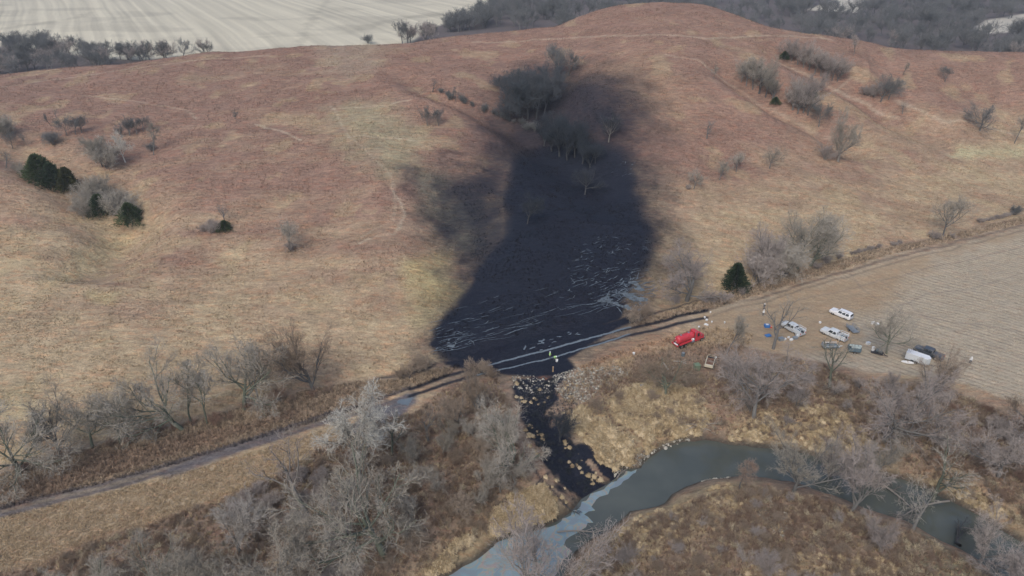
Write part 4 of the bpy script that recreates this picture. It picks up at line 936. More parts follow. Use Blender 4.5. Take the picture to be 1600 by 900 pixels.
# sample the painted ground so that plants follow it
def col_at(arr):                            # nearest-vertex lookup on the ground sheet
    A = arr.reshape(X.shape)
    def f(x, y):
        i = np.clip(np.searchsorted(rows, y), 1, len(rows) - 1); j = np.clip(((x / half[i] + 1) / 2 * (NC - 1)).round().astype(int), 0, NC - 1); return A[i, j]
    return f
oil_at = col_at(oil); _ch = [col_at(np.ascontiguousarray(col[:, i])) for i in range(3)]
def ccol(x, y): o1 = oil_at(x, y)[:, None]; return np.stack([f(x, y) for f in _ch], -1) * (1 - o1) + o1 * np.array([.018, .019, .028])
r0 = np.random.RandomState(77)
# hillside grass
n = 260000; ys = 60 + (330 - 60) * r0.rand(n) ** .85; xs = (r0.rand(n) * 2 - 1) * (ys * .80 + 40)
hz = zat(xs, ys); Dt = np.array(DITCH); dk = np.interp(xs, Dt[:, 0], Dt[:, 1]); up_ = (ys > dk + 1) & (hz > -.5) & (ys < np.interp(xs, CX, CY) + 6)
dens = fbm(xs / 5, ys / 5, 200, 3) > .42; k = up_ & dens
ol = oil_at(xs, ys); cl = k & (ol < .9); ok_ = k & (ol >= .9)
instancer('hill_grass', np.c_[xs, ys, hz - .03][cl], (.22 + .26 * r0.rand(n) ** 2)[cl], tufts('hill tuft', 'follow_hill', 6, n=9, w=.10, spread=1.2), cols=ccol(xs, ys)[cl], label='short russet and tan prairie grass over the hillside')
instancer('oiled_grass', np.c_[xs, ys, hz - .03][ok_], (.22 + .36 * r0.rand(n) ** 2)[ok_], tufts('oiled tuft', 'grass_oil', 4, n=9, w=.10, spread=1.2), label='oil blackened grass inside the spill')
# verges, track sides
pts = np.concatenate([scatter_px([(900,572),(960,548),(1060,515),(1120,505),(1180,520),(1150,560),(1080,575),(980,575),(905,590)], 2600, 5, zlev=0), scatter_px([(-60,830),(-60,760),(0,742),(250,668),(480,608),(560,592),(640,590),(640,604),(560,632),(500,652),(400,682),(250,728),(0,794)], 13000, 1, zlev=0), scatter_px([(640,590),(680,575),(720,570),(700,585),(650,602)], 500, 2, zlev=0),
                      scatter_px([(985,505),(1080,474),(1250,420),(1400,388),(1600,340),(1700,315),(1700,330),(1600,350),(1400,398),(1250,438),(1120,480),(1060,492),(1000,510)], 5500, 3, zlev=0)])
instancer('verge_weeds', np.c_[pts, zat(pts[:, 0], pts[:, 1]) - .03], .3 + .6 * r0.rand(len(pts)) ** 2, tufts('verge tuft', 'follow_hard', 6, n=14, w=.07), cols=ccol(pts[:, 0], pts[:, 1]), label='brown and straw weeds along the banks of the dirt track')
pts = scatter_px([(-60,905),(-60,828),(0,805),(130,775),(250,744),(400,700),(500,668),(560,655),(480,715),(330,785),(180,838),(60,888)], 12000, 4, zlev=0)
instancer('field_edge_grass', np.c_[pts, zat(pts[:, 0], pts[:, 1]) - .03], .22 + .3 * r0.rand(len(pts)), tufts('strip tuft', 'follow_soft', 5, n=10, w=.09, spread=1.1), cols=ccol(pts[:, 0], pts[:, 1]), label='tan mown grass in the strip below the track')
# tan grass mounds on the banks
mound = [np_mesh('grass mound', *dome_clump(i), mat=M['grass_tan']) for i in range(5)]
mp = []; ms_ = []
for pg, n_, s0, s1 in [(BANKT[0], 1100, .7, 1.5), (BANKT[1], 1500, .6, 1.6), (BANKT[2], 420, .5, 1.2), (BANKT[3], 260, .4, .9), (BANKT[4], 200, .4, .8), (BANKT[5], 120, .4, .9)]:
    q = scatter_px(pg, n_, n_, .8); dn = fbm(q[:, 0] / 6, q[:, 1] / 6, 210, 3) > .40; q = q[dn]; q = q[oil_at(q[:, 0], q[:, 1]) < .35]
    mp.append(q); ms_.append(s0 + (s1 - s0) * np.random.RandomState(3).rand(len(q)) ** 1.5)
mp = np.concatenate(mp); ms_ = np.concatenate(ms_)
instancer('grass_mounds', np.c_[mp, zat(mp[:, 0], mp[:, 1]) - .1], ms_, mound, label='rounded tan mounds of dead grass packed along the creek banks', tilt=.1)
# pale mounds one can tell apart, standing in the oil or on the bank edge
GC = [(889,722),(896,728),(903,733),(910,737),(917,742),(922,748),(926,754),(933,750),(930,744),(924,758),(939,752),(942,748),(900,726),(914,745),(868,750),(874,757),(880,764),(886,771),(852,745),(848,752),(843,760),(850,764),(857,768),(863,774),(870,779),(862,760),(880,778),(837,768),(845,774),(853,780),(886,783),(832,776),(790,800),(798,806),(783,808),(806,800),(812,795),(795,818),(806,815),(780,822),(770,830),(815,806),(825,798)]
for (u, v) in GC[:9] + GC[10:22:2] + GC[24:]:
    p = at_px(u + rng.uniform(-3, 3), v + rng.uniform(-2, 2)); s_ = rng.uniform(.4, 1.05); o_ = obj('grass_clump', mound[rng.randrange(5)], None, p); o_.scale = (s_ * .9, s_ * .9, s_); o_.rotation_euler.z = rng.uniform(0, 6)
    set_props(o_, 'pale rounded grass clump ringed by black oil at the foot of the oil channel' if u > 830 else 'large pale grass clump split by dark gaps left of the oil channel', 'grass clump', 'grass clumps ringed by oil' if u > 830 else 'grass clumps left of the oil channel')
# understorey
brush = [joined(bare(800 + i, 'shrub', .35), 'bark_mid', 'weed_brown') for i in range(4)] + [joined(bare(810 + i, 'shrub', .35), 'bark_mid', 'twig_brown') for i in range(3)] + [joined(bare(820, 'shrub', .35), 'bark_mid', 'grass_straw')]
TH = [(-60,960),(-60,915),(60,893),(180,845),(330,792),(430,748),(520,695),(570,670),(650,645),(700,605),(780,598),(830,760),(780,800),(700,870),(640,960)]
TH2 = [(930,600),(1040,560),(1120,590),(1240,565),(1340,600),(1480,615),(1640,690),(1640,860),(1480,770),(1340,715),(1200,690),(1060,680),(980,660)]
TH3 = [(900,960),(930,860),(1000,815),(1080,785),(1170,760),(1300,790),(1420,830),(1540,900),(1560,960)]
q = np.concatenate([scatter_px(TH, 3600, 11, 1.5, avoid=[OILCH]), scatter_px(TH2, 2700, 12, 1.5, avoid=[CARS]), scatter_px(TH3, 2200, 13, 1.2)])
q = q[fbm(q[:, 0] / 5, q[:, 1] / 5, 220, 3) > .38]
instancer('undergrowth', np.c_[q, zat(q[:, 0], q[:, 1]) - .1], .5 + 1.0 * r0.rand(len(q)) ** 1.6, brush, label='tangled brown undergrowth and briars between the bare trees', tilt=.15)
q = np.concatenate([scatter_px(TH, 9000, 14, 1), scatter_px(TH2, 8000, 15, 1), scatter_px(TH3, 6500, 16, .8), scatter_px([(860,600),(1060,560),(1100,600),(1100,640),(960,740),(900,680)], 2500, 17, .6)])
q = q[oil_at(q[:, 0], q[:, 1]) < .4]
instancer('dead_weeds', np.c_[q, zat(q[:, 0], q[:, 1]) - .05], .35 + .7 * r0.rand(len(q)) ** 2, tufts('weed', 'weed_brown', 4, n=14, w=.06) + tufts('weed b', 'grass_verge', 3, n=14, w=.06) + tufts('weed c', 'grass_tan', 2, n=14, w=.06), label='dead weeds and fallen leaves on the thicket floor')
# stubble in the near right field
q = scatter_px([(1330,470),(1420,420),(1600,370),(1760,340),(1760,700),(1600,640),(1480,590),(1400,560)], 26000, 18, 1, zlev=0)
Rr = np.array(dxr); s_ = (q - np.array(P0[0])) @ np.array([-Rr[1], Rr[0]]); s2 = np.round(s_ / 1.55) * 1.55 + r0.randn(len(q)) * .16
q = q + np.outer(s2 - s_, np.array([-Rr[1], Rr[0]]))
instancer('crop_stubble', np.c_[q, zat(q[:, 0], q[:, 1]) - .02], .10 + .16 * r0.rand(len(q)), tufts('stubble', 'follow_soft', 4, n=8, w=.14, spread=1.2), cols=ccol(q[:, 0], q[:, 1]), label='cut straw stubble in rows over the right-hand field')

# oiled brush and debris in the channel
q = scatter_px([(805,600),(880,596),(872,640),(905,700),(940,745),(905,775),(860,740),(830,690)], 330, 31, 1)
instancer('oiled_debris', np.c_[q, zat(q[:, 0], q[:, 1]) - .1], .35 + .9 * r0.rand(len(q)) ** 2, [joined(bare(830 + i, 'shrub', .35), 'bark_oil', 'twig_oil') for i in range(3)], label='oil blackened brush and sticks in the channel', tilt=.5)
q = scatter_px([(800,600),(900,600),(940,690),(975,735),(940,750),(900,715),(870,690),(845,740),(820,690)], 150, 32, 1); q = q[fbm(q[:, 0] / 3, q[:, 1] / 3, 230, 3) > .52]
instancer('channel_straw', np.c_[q, zat(q[:, 0], q[:, 1]) - .1], .25 + .5 * r0.rand(len(q)), mound, label='straw tufts poking out of the oil along the channel', tilt=.2)
# thin pools standing in wheel lines across the oiled slope
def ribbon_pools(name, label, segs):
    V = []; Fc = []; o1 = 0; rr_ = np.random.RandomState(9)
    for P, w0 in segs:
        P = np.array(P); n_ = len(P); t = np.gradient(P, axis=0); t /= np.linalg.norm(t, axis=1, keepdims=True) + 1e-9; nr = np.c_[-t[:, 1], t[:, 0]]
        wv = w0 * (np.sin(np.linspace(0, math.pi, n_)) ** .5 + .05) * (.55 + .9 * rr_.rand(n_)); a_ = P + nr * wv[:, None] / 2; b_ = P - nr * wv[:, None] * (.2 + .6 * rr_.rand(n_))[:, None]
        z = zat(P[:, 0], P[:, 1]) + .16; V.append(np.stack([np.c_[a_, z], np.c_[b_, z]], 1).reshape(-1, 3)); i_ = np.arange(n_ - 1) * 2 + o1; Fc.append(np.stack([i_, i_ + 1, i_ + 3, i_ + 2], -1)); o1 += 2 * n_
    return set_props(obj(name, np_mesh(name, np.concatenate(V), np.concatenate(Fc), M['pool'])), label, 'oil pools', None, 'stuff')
LB = np.array(gp([(668,556),(720,543),(800,524),(860,507),(930,489),(1000,462),(1030,452)])); L_t = np.r_[0, np.cumsum(np.linalg.norm(np.diff(LB, axis=0), axis=1))]
up_n = np.array([-.25, 1.]); up_n /= np.linalg.norm(up_n); segs = []; rp = np.random.RandomState(21)
for k in range(24):
    off = (k // 2) * 1.25 + (k % 2) * .5 + rp.uniform(-.15, .15); x = rp.uniform(0, 3)
    while x < L_t[-1] - 1:
        fr = x / L_t[-1]; side = 1 if (fr < .30 or fr > .55) else .45
        keep = rp.rand() < side * max(.08, .95 - off / 13) ; ln = rp.uniform(1.5, 10 if off < 5 else 4.5)
        if keep:
            t_ = np.arange(x, min(x + ln, L_t[-1]), .35)
            if len(t_) > 2:
                c_ = np.c_[np.interp(t_, L_t, LB[:, 0]), np.interp(t_, L_t, LB[:, 1])] + up_n * off; c_ = c_ + np.outer(.22 * np.sin(t_ * .6 + k), up_n) + np.outer(.12 * (vnoise(t_ * 1.2, t_ * 0 + k, 300) - .5), up_n) 
                segs.append((c_, rp.uniform(.06, .18) * (1.35 if k in (0, 1, 4) else 1)))
        x += ln + rp.uniform(.4, 2.6)
for pg, n_, l0, l1, w0 in [([(955,445),(985,425),(1005,445),(1025,465),(1005,480),(960,485),(930,478)], 90, .8, 3.2, .22), ([(880,400),(930,370),(1008,375),(1012,400),(985,440),(930,455),(890,435)], 60, .6, 2.6, .15), ([(870,440),(960,420),(970,480),(900,490)], 30, .6, 2.4, .14),
                           ([(675,555),(705,500),(735,520),(735,548)], 22, .5, 1.8, .14), ([(800,555),(850,533),(905,515),(905,525),(850,548)], 12, .5, 2.2, .30), ([(940,260),(1010,250),(1010,275),(960,280)], 16, .3, 1.0, .2), ([(700,520),(900,440),(900,480),(720,540)], 16, .5, 2.4, .11)]:
    q = scatter_px(pg, n_, int(l1 * 100 + n_), 1, zlev=0) if False else None
    P_ = gp(pg); qa = np.array(P_); c = 0
    for _t in range(n_ * 20):
        if c >= n_: break
        x, y = rp.uniform(qa[:, 0].min(), qa[:, 0].max()), rp.uniform(qa[:, 1].min(), qa[:, 1].max())
        if not inside(P_, x, y): continue
        c += 1; ln = rp.uniform(l0, l1); a0 = .28 + rp.randn() * .18; pts_ = [(x, y)]
        for j in range(max(3, int(ln / .3))): a0 += rp.randn() * .28; pts_.append((pts_[-1][0] + .3 * math.cos(a0), pts_[-1][1] + .3 * math.sin(a0)))
        segs.append((pts_, w0 * rp.uniform(.6, 1.5)))
ribbon_pools('standing_pools', 'thin pools painted sky grey in the wheel lines across the black oiled slope', segs)
# ------------------------------------------------------------------ stones
def stone(seed, flat_=.7):
    bm = bmesh.new(); bmesh.ops.create_icosphere(bm, subdivisions=1, radius=.5); r = random.Random(seed)
    for v in bm.verts: v.co *= r.uniform(.72, 1.15); v.co.z *= flat_
    me_ = bpy.data.meshes.new('stone'); bm.to_mesh(me_); bm.free(); me_.materials.append(M['rock_white']); return me_
stones = [stone(i) for i in range(6)]; dstones = [s.copy() for s in stones[:4]]
for s_ in dstones: s_.materials[0] = M['rock_dark']
q = np.concatenate([scatter_px([(862,592),(900,578),(965,572),(985,585),(960,600),(935,612),(905,640),(880,625),(866,610)], 2300, 21, 1), scatter_px([(800,592),(830,590),(866,600),(862,618),(820,615),(800,610)], 260, 22, 1), scatter_px([(1170,790),(1195,780),(1230,810),(1225,850),(1190,825)], 420, 23, 1),
                    scatter_px([(955,745),(1012,708),(1070,685),(1085,694),(1060,698),(1000,738),(970,752)], 220, 24, .2, WZ), scatter_px([(1085,745),(1140,735),(1140,752),(1095,758)], 60, 25, .2, WZ)])
instancer('rock_rubble', np.c_[q, zat(q[:, 0], q[:, 1]) + .02], .14 + .50 * r0.rand(len(q)) ** 3.2, stones, label='pale limestone riprap spread below the track and along the shore', tilt=.6)
q = np.concatenate([scatter_px([(795,595),(880,590),(905,640),(880,680),(830,650)], 900, 26, 1)])
instancer('oiled_rubble', np.c_[q, zat(q[:, 0], q[:, 1]) + .02], .14 + .34 * r0.rand(len(q)) ** 2, dstones, label='oil blackened riprap at the head of the oil channel', tilt=.6)
for (u, v, d_, lab) in [(1012,712,1.1,'biggest pale boulder on the far shore right of the oil slick'), (1021,707,.7,'small pale boulder right of the biggest shore boulder'), (1040,699,1.3,'long pale boulder at the waterline near the upper bend'), (1048,697,.8,'pale rock touching the right of the long boulder'), (1058,694,.7,'last pale rock of the shore line at the upper bend'), (1018,698,.7,'pale rock higher up the bank above the shore boulders'), (1006,722,.6,'flat pale rock left of the biggest shore boulder'), (872,604,.9,'large white rock in the riprap by the wooden post'), (881,608,.8,'white rock right of the large one in the riprap')]:
    o_ = obj('boulder', stones[rng.randrange(6)], None, at_px(u, v)); o_.scale = (d_, d_ * .8, d_ * .8); o_.rotation_euler.z = rng.uniform(0, 3); set_props(o_, lab, 'rock')

# ------------------------------------------------------------------ small paints
PM = dict(white=flat('white car paint', (.80, .81, .82), .3, coat=.5, noise=.04), red=flat('red truck paint', (.56, .045, .06), .42, coat=.3, noise=.22, nscale=2), black=flat('black rubber', (.02, .02, .02), .8, noise=.2),
          glass=flat('dark car glass', (.02, .025, .03), .08, spec=.8), chrome=flat('bare metal', (.55, .56, .57), .35, metal=.9, noise=.1), grey=flat('dark grey paint', (.055, .065, .08), .35, coat=.4, noise=.1), frame=flat('chassis black', (.035, .035, .04), .6),
          silver=flat('dusty off-white paint', (.62, .65, .66), .4, noise=.12), cream=flat('faded cream paint', (.62, .56, .42), .6, noise=.2), rust=flat('rusty brown', (.17, .085, .05), .85, noise=.4), lamp=flat('lamp glass', (.75, .75, .7), .15), tail=flat('red lamp glass', (.45, .02, .02), .2),
          green=flat('faded green tarpaulin', (.16, .22, .14), .8, noise=.15), blue=flat('blue plastic', (.05, .18, .45), .5, noise=.1), steel=flat('galvanised grey steel', (.30, .33, .35), .5, metal=.4, noise=.2), slate=flat('slate blue paint', (.10, .15, .18), .5, noise=.2), wood=flat('weathered timber', (.45, .32, .18), .8, noise=.2),
          hiviz=flat('lime safety vest', (.45, .75, .25), .7), skin=flat('skin', (.45, .28, .2), .6), hat=flat('white hard hat', (.8, .8, .78), .4), navy=flat('dark work clothes', (.03, .035, .05), .85), khaki=flat('grey work trousers', (.10, .10, .11), .85), wcloth=flat('white work coat', (.75, .75, .73), .8), orange=flat('orange red plastic', (.6, .08, .03), .5), hair=flat('dark hair', (.03, .02, .015), .8),
          plastic=flat('white plastic', (.78, .78, .76), .5, noise=.05), load=flat('grey green load', (.40, .46, .44), .8, noise=.3))
def bmobj(name, bm, mat, parent=None, bevel=0.0, smooth=False, loc=None):
    me_ = bpy.data.meshes.new(name); bmesh.ops.recalc_face_normals(bm, faces=bm.faces[:])
    if smooth:
        for f in bm.faces: f.smooth = True
    bm.to_mesh(me_); bm.free(); me_.materials.append(PM[mat] if mat in PM else M[mat]); o_ = obj(name, me_, parent, loc)
    if bevel: b_ = o_.modifiers.new('bevel', 'BEVEL'); b_.width = bevel; b_.segments = 2; b_.limit_method = 'ANGLE'
    return o_
def bx(bm, c, s, rz=0, rx=0, ry=0):
    r = bmesh.ops.create_cube(bm, size=1.0); mt = Matrix.Translation(c) @ Matrix.Rotation(rz, 4, 'Z') @ Matrix.Rotation(ry, 4, 'Y') @ Matrix.Rotation(rx, 4, 'X') @ Matrix.Diagonal((*s, 1)); bmesh.ops.transform(bm, matrix=mt, verts=r['verts'])
def cyl(bm, c, r_, L, axis='Y', n=16, r2=None):
    q = bmesh.ops.create_cone(bm, cap_ends=True, segments=n, radius1=r_, radius2=r_ if r2 is None else r2, depth=L)
    rot = {'Y': Matrix.Rotation(math.pi / 2, 4, 'X'), 'X': Matrix.Rotation(math.pi / 2, 4, 'Y'), 'Z': Matrix.Identity(4)}[axis]
    bmesh.ops.transform(bm, matrix=Matrix.Translation(c) @ rot, verts=q['verts'])
def box_part(name, parent, c, s, mat, bevel=.02, **k): bm = bmesh.new(); bx(bm, c, s, **k); return bmobj(name, bm, mat, parent, bevel)
def cyl_part(name, parent, c, r_, L, mat, axis='Y', n=16, r2=None, bevel=0): bm = bmesh.new(); cyl(bm, c, r_, L, axis, n, r2); return bmobj(name, bm, mat, parent, bevel)
def bar_part(name, parent, pts, r_, mat, closed=False):
    if closed: pts = list(pts) + [pts[0]]
    V, Fc = cat([tubes(np.array([[p, q]], float), np.array([r_]), 5, 1.0) for p, q in zip(pts[:-1], pts[1:])]); return obj(name, np_mesh(name, V, Fc, PM[mat]), parent)
def wheel(parent, x, y, r_=.38, w_=.26):
    t_ = cyl_part('wheel', parent, (x, y, r_), r_, w_, 'black', 'Y', 20, bevel=.04)
    cyl_part('rim', t_, (x, y + (.02 if y > 0 else -.02), r_), r_ * .58, w_ + .01, 'chrome', 'Y', 12); return t_
def loft(name, parent, st, mat, bevel=.05):
    bm = bmesh.new(); R_ = []
    for (x, zb, zm, zs, zt, wb, ws, wt) in st:
        R_.append([bm.verts.new(p) for p in [(x, -wb, zb), (x, -ws, zm), (x, -ws * .985, zs), (x, -wt, zt), (x, wt, zt), (x, ws * .985, zs), (x, ws, zm), (x, wb, zb)]])
    for a_, b_ in zip(R_[:-1], R_[1:]):
        for i in range(8): bm.faces.new([a_[i], a_[(i + 1) % 8], b_[(i + 1) % 8], b_[i]])
    bm.faces.new(R_[0]); bm.faces.new(R_[-1][::-1]); return bmobj(name, bm, mat, parent, bevel)
def pane(name, parent, q, mat='glass', th=.012):
    q = [Vector(p) for p in q]; n_ = (q[1] - q[0]).cross(q[3] - q[0]).normalized(); bm = bmesh.new(); a_ = [bm.verts.new(p + n_ * th) for p in q]; b_ = [bm.verts.new(p - n_ * th) for p in q]
    bm.faces.new(a_); bm.faces.new(b_[::-1])
    for i in range(4): bm.faces.new([a_[i], b_[i], b_[(i + 1) % 4], a_[(i + 1) % 4]])
    return bmobj(name, bm, mat, parent)
def heading(u0, v0, u1, v1, drop=5):       # rear and front as seen -> foot point and yaw
    p = ground_at([u0, u1], [v0 + drop, v1 + drop]); c = p.mean(0); return (c[0], c[1], float(zat(c[0], c[1])) + .02), math.atan2(p[1, 1] - p[0, 1], p[1, 0] - p[0, 0])
def common(o_, L, W, xf, xr, zh=.8, r_=.38):
    for x in (xf, xr):
        for y in (W - .14, -W + .14): wheel(o_, x, y, r_)
    for y in (-W * .72, W * .72):
        box_part('headlight', o_, (L / 2 - .04, y, zh), (.10, .34, .18), 'lamp'); box_part('tail_light', o_, (-L / 2 + .02, y * 1.12, zh + .12), (.08, .16, .34), 'tail')
    box_part('front_bumper', o_, (L / 2 + .02, 0, .5), (.16, W * 1.85, .24), 'chrome', .04); box_part('rear_bumper', o_, (-L / 2 - .02, 0, .5), (.14, W * 1.85, .2), 'chrome', .04)
    box_part('grille', o_, (L / 2 - .01, 0, zh - .04), (.06, W, .26), 'frame')
def make_suv(loc, yaw, label):
    o_ = empty('parked_car', loc, yaw, label, 'car')
    loft('body', o_, [(2.6,.42,.6,.88,.93,.85,.92,.8),(2.4,.3,.6,.98,1.04,.92,.99,.9),(1.25,.28,.6,1.05,1.14,.95,1.0,.92),(.5,.28,.6,1.08,1.74,.95,1.0,.74),(-.6,.28,.6,1.1,1.84,.95,1.0,.75),(-2.0,.3,.6,1.12,1.8,.95,1.0,.74),(-2.45,.36,.6,1.12,1.68,.92,.98,.72),(-2.62,.45,.6,1.1,1.16,.88,.95,.86)], 'white', .06)
    for s in (-1, 1):
        for x0, x1 in ((.42, -.42), (-.5, -1.32), (-1.4, -2.2)): pane('side_window', o_, [(x0, s * .965, 1.16), (x1, s * .965, 1.18), (x1, s * .785, 1.7), (x0 - .12, s * .785, 1.68)])
        box_part('mirror', o_, (.85, s * 1.08, 1.2), (.12, .2, .16), 'white'); bar_part('roof_rail', o_, [(.3, s * .66, 1.86), (-2.1, s * .66, 1.88)], .03, 'frame')
    pane('windscreen', o_, [(1.16, -.82, 1.18), (1.16, .82, 1.18), (.56, .68, 1.70), (.56, -.68, 1.70)]); pane('rear_window', o_, [(-2.63, -.74, 1.2), (-2.63, .74, 1.2), (-2.48, .64, 1.62), (-2.48, -.64, 1.62)])
    common(o_, 5.2, 1.0, 1.6, -1.6); return o_
def make_pickup(loc, yaw, label, mat='white', rack=True, cover=None, L=5.9):
    o_ = empty('pickup_truck', loc, yaw, label, 'pickup truck'); f = L / 2
    loft('cab', o_, [(f,.45,.62,.95,1.02,.85,.93,.82),(f-.2,.34,.62,1.08,1.15,.92,1.0,.9),(f-1.35,.32,.62,1.15,1.25,.95,1.01,.92),(f-1.95,.32,.62,1.18,1.86,.95,1.01,.74),(f-2.9,.32,.62,1.2,1.92,.95,1.01,.75),(f-3.75,.32,.62,1.2,1.88,.95,1.01,.74),(f-3.9,.32,.62,1.2,1.3,.95,1.01,.93)], mat, .06)
    bm = bmesh.new(); b0 = f - 3.95; b1 = -f + .05; m = (b0 + b1) / 2; lb = b0 - b1
    bx(bm, (m, 0, .62), (lb, 1.86, .12)); bx(bm, (m, .95, .9), (lb, .14, .62)); bx(bm, (m, -.95, .9), (lb, .14, .62)); bx(bm, (b1 + .04, 0, .9), (.1, 1.76, .6)); bx(bm, (b0 - .05, 0, .9), (.08, 1.76, .6)); bmobj('bed', bm, mat, o_, .03)
    box_part('chassis', o_, (0, 0, .42), (L - .6, 1.2, .2), 'frame')
    for s in (-1, 1):
        for x0, x1 in ((f - 2.0, f - 2.85), (f - 2.95, f - 3.65)): pane('side_window', o_, [(x0 + .1, s * .975, 1.26), (x1, s * .975, 1.26), (x1, s * .79, 1.78), (x0 - .15, s * .79, 1.78)])
        box_part('mirror', o_, (f - 1.7, s * 1.14, 1.3), (.12, .24, .24), mat)
    pane('windscreen', o_, [(f - 1.42, -.84, 1.27), (f - 1.42, .84, 1.27), (f - 1.93, .69, 1.8), (f - 1.93, -.69, 1.8)]); pane('rear_window', o_, [(f - 3.9, -.7, 1.34), (f - 3.9, .7, 1.34), (f - 3.78, .64, 1.76), (f - 3.78, -.64, 1.76)])
    if rack:
        for s in (-1, 1):
            box_part('tool_box', o_, (m - .1, s * .86, 1.38), (lb - .2, .34, .36), mat, .03)
            bar_part('rack_rail', o_, [(b0, s * .86, 1.98), (b1, s * .86, 1.98)], .045, 'white')
            for x in (b0 - .1, b1 + .1): bar_part('rack_post', o_, [(x, s * .86, 1.5), (x, s * .86, 1.98)], .04, 'white')
        for x in (b0 - .1, m, b1 + .1): bar_part('rack_crossbar', o_, [(x, -.86, 2.0), (x, .86, 2.0)], .035, 'white')
        box_part('compressor', o_, (m, 0, 1.1), (.8, .7, .7), 'slate', .05); cyl_part('hose_reel', o_, (m - .7, 0, 1.05), .3, .5, 'frame', 'Y')
    if cover: box_part('bed_cover', o_, (m, 0, 1.24), (lb - .06, 1.9, .08), cover, .03)
    common(o_, L, 1.0, f - .95, -f + 1.2, .86, .41); return o_
p_, y_ = heading(1328,497,1299,485,3); make_suv(p_, y_, 'clean white sport utility car parked alone on the field above the pickups')
p_, y_ = heading(1256,523,1220,503,4); make_pickup(p_, y_, 'white crew-cab work pickup with a pipe rack, left one of two', 'silver')
p_, y_ = heading(1320,530,1285,515,4); make_pickup(p_, y_, 'white crew-cab work pickup with side tool boxes, right of the other rack pickup', 'silver')
p_, y_ = heading(1470,560,1430,545,3); make_pickup(p_, y_, 'dark grey crew-cab pickup parked behind the white box trailer', 'grey', False, 'grey')
# red vacuum tanker truck
p_, y_ = heading(1048,543,1102,523,3); o_ = empty('tanker_truck', p_, y_, 'red vacuum tanker truck parked below the track at the edge of the brush', 'tanker truck'); o_.scale = (.9, .95, 1)
box_part('chassis', o_, (-.3, 0, .85), (8.2, .9, .25), 'frame', .03)
loft('cab', o_, [(4.35,.6,.8,1.3,1.42,.7,.85,.6),(4.1,.55,.8,1.6,1.7,.8,.95,.75),(2.9,.55,.8,1.75,1.86,.85,1.05,.85),(2.75,.55,.8,1.8,2.1,.95,1.2,1.05),(2.4,.55,.8,1.85,2.85,.95,1.22,1.02),(1.35,.55,.8,1.85,2.92,.95,1.22,1.02),(1.25,.6,.8,1.85,2.7,.95,1.18,.98)], 'red', .08)
pane('windscreen', o_, [(2.82, -1.0, 2.02), (2.82, 1.0, 2.02), (2.46, .94, 2.74), (2.46, -.94, 2.74)])
for s in (-1, 1):
    pane('side_window', o_, [(2.3, s * 1.215, 1.95), (1.6, s * 1.215, 1.95), (1.6, s * 1.08, 2.7), (2.25, s * 1.08, 2.7)]); box_part('fender', o_, (3.3, s * .98, 1.12), (1.3, .42, .2), 'red', .08)
    box_part('mirror', o_, (2.7, s * 1.45, 2.2), (.08, .2, .5), 'chrome'); cyl_part('exhaust_stack', o_, (1.1, s * .9, 2.2), .08, 2.2, 'chrome', 'Z', 10); box_part('headlight', o_, (4.3, s * .72, 1.15), (.12, .3, .25), 'lamp')
    box_part('hose_tray', o_, (-1.4, s * 1.05, 1.25), (4.2, .36, .3), 'red', .03); box_part('rear_fender', o_, (-2.7, s * 1.0, 1.12), (2.6, .5, .1), 'red', .03)
box_part('front_bumper', o_, (4.45, 0, .7), (.2, 2.3, .35), 'chrome', .04); box_part('grille', o_, (4.38, 0, 1.05), (.08, .8, .55), 'chrome', .02)
bm = bmesh.new(); NS = 24; rings = []
for x, r_ in [(-4.25,.35),(-4.2,.62),(-4.05,.85),(-3.8,.95),(-3.7,.95),(.55,.95),(.65,.95),(.85,.85),(.98,.62),(1.02,.35)]:
    rings.append([bm.verts.new((x, r_ * math.cos(a_ * 2 * math.pi / NS), 1.95 + r_ * math.sin(a_ * 2 * math.pi / NS))) for a_ in range(NS)])
for a_, b_ in zip(rings[:-1], rings[1:]):
    for i in range(NS): bm.faces.new([a_[i], a_[(i + 1) % NS], b_[(i + 1) % NS], b_[i]])
bm.faces.new(rings[0]); bm.faces.new(rings[-1][::-1]); tank = bmobj('tank', bm, 'red', o_, 0, True)
for x in (-3.6, -2.3, -1.0, .3): cyl_part('tank_band', tank, (x, 0, 1.95), .975, .09, 'red', 'X', 24)
for x in (-2.9, -.4): cyl_part('manhole', tank, (x, 0, 2.95), .26, .16, 'chrome', 'Z', 14)
bar_part('catwalk_rail', tank, [(-3.5, .4, 3.05), (.5, .4, 3.05)], .03, 'frame'); cyl_part('rear_valve', tank, (-4.36, 0, 1.7), .18, .25, 'chrome', 'X'); cyl_part('sight_gauge', tank, (-4.28, .4, 2.2), .09, .1, 'lamp', 'X')
box_part('rear_bumper', o_, (-4.5, 0, .95), (.18, 2.3, .35), 'red', .03); box_part('rear_tray', o_, (-4.45, -.2, 1.15), (.4, 1.2, .12), 'plastic', .03); cyl_part('side_tank', o_, (.2, -1.05, .95), .32, .9, 'chrome', 'X'); cyl_part('side_pot', o_, (.2, -1.1, 1.55), .28, .5, 'plastic', 'X')
for x, ys_ in ((3.35, (1,)), (-2.1, (1,)), (-3.3, (1,))):
    for s in (-1, 1): wheel(o_, x, s * 1.02, .52, .32 if x > 0 else .5)
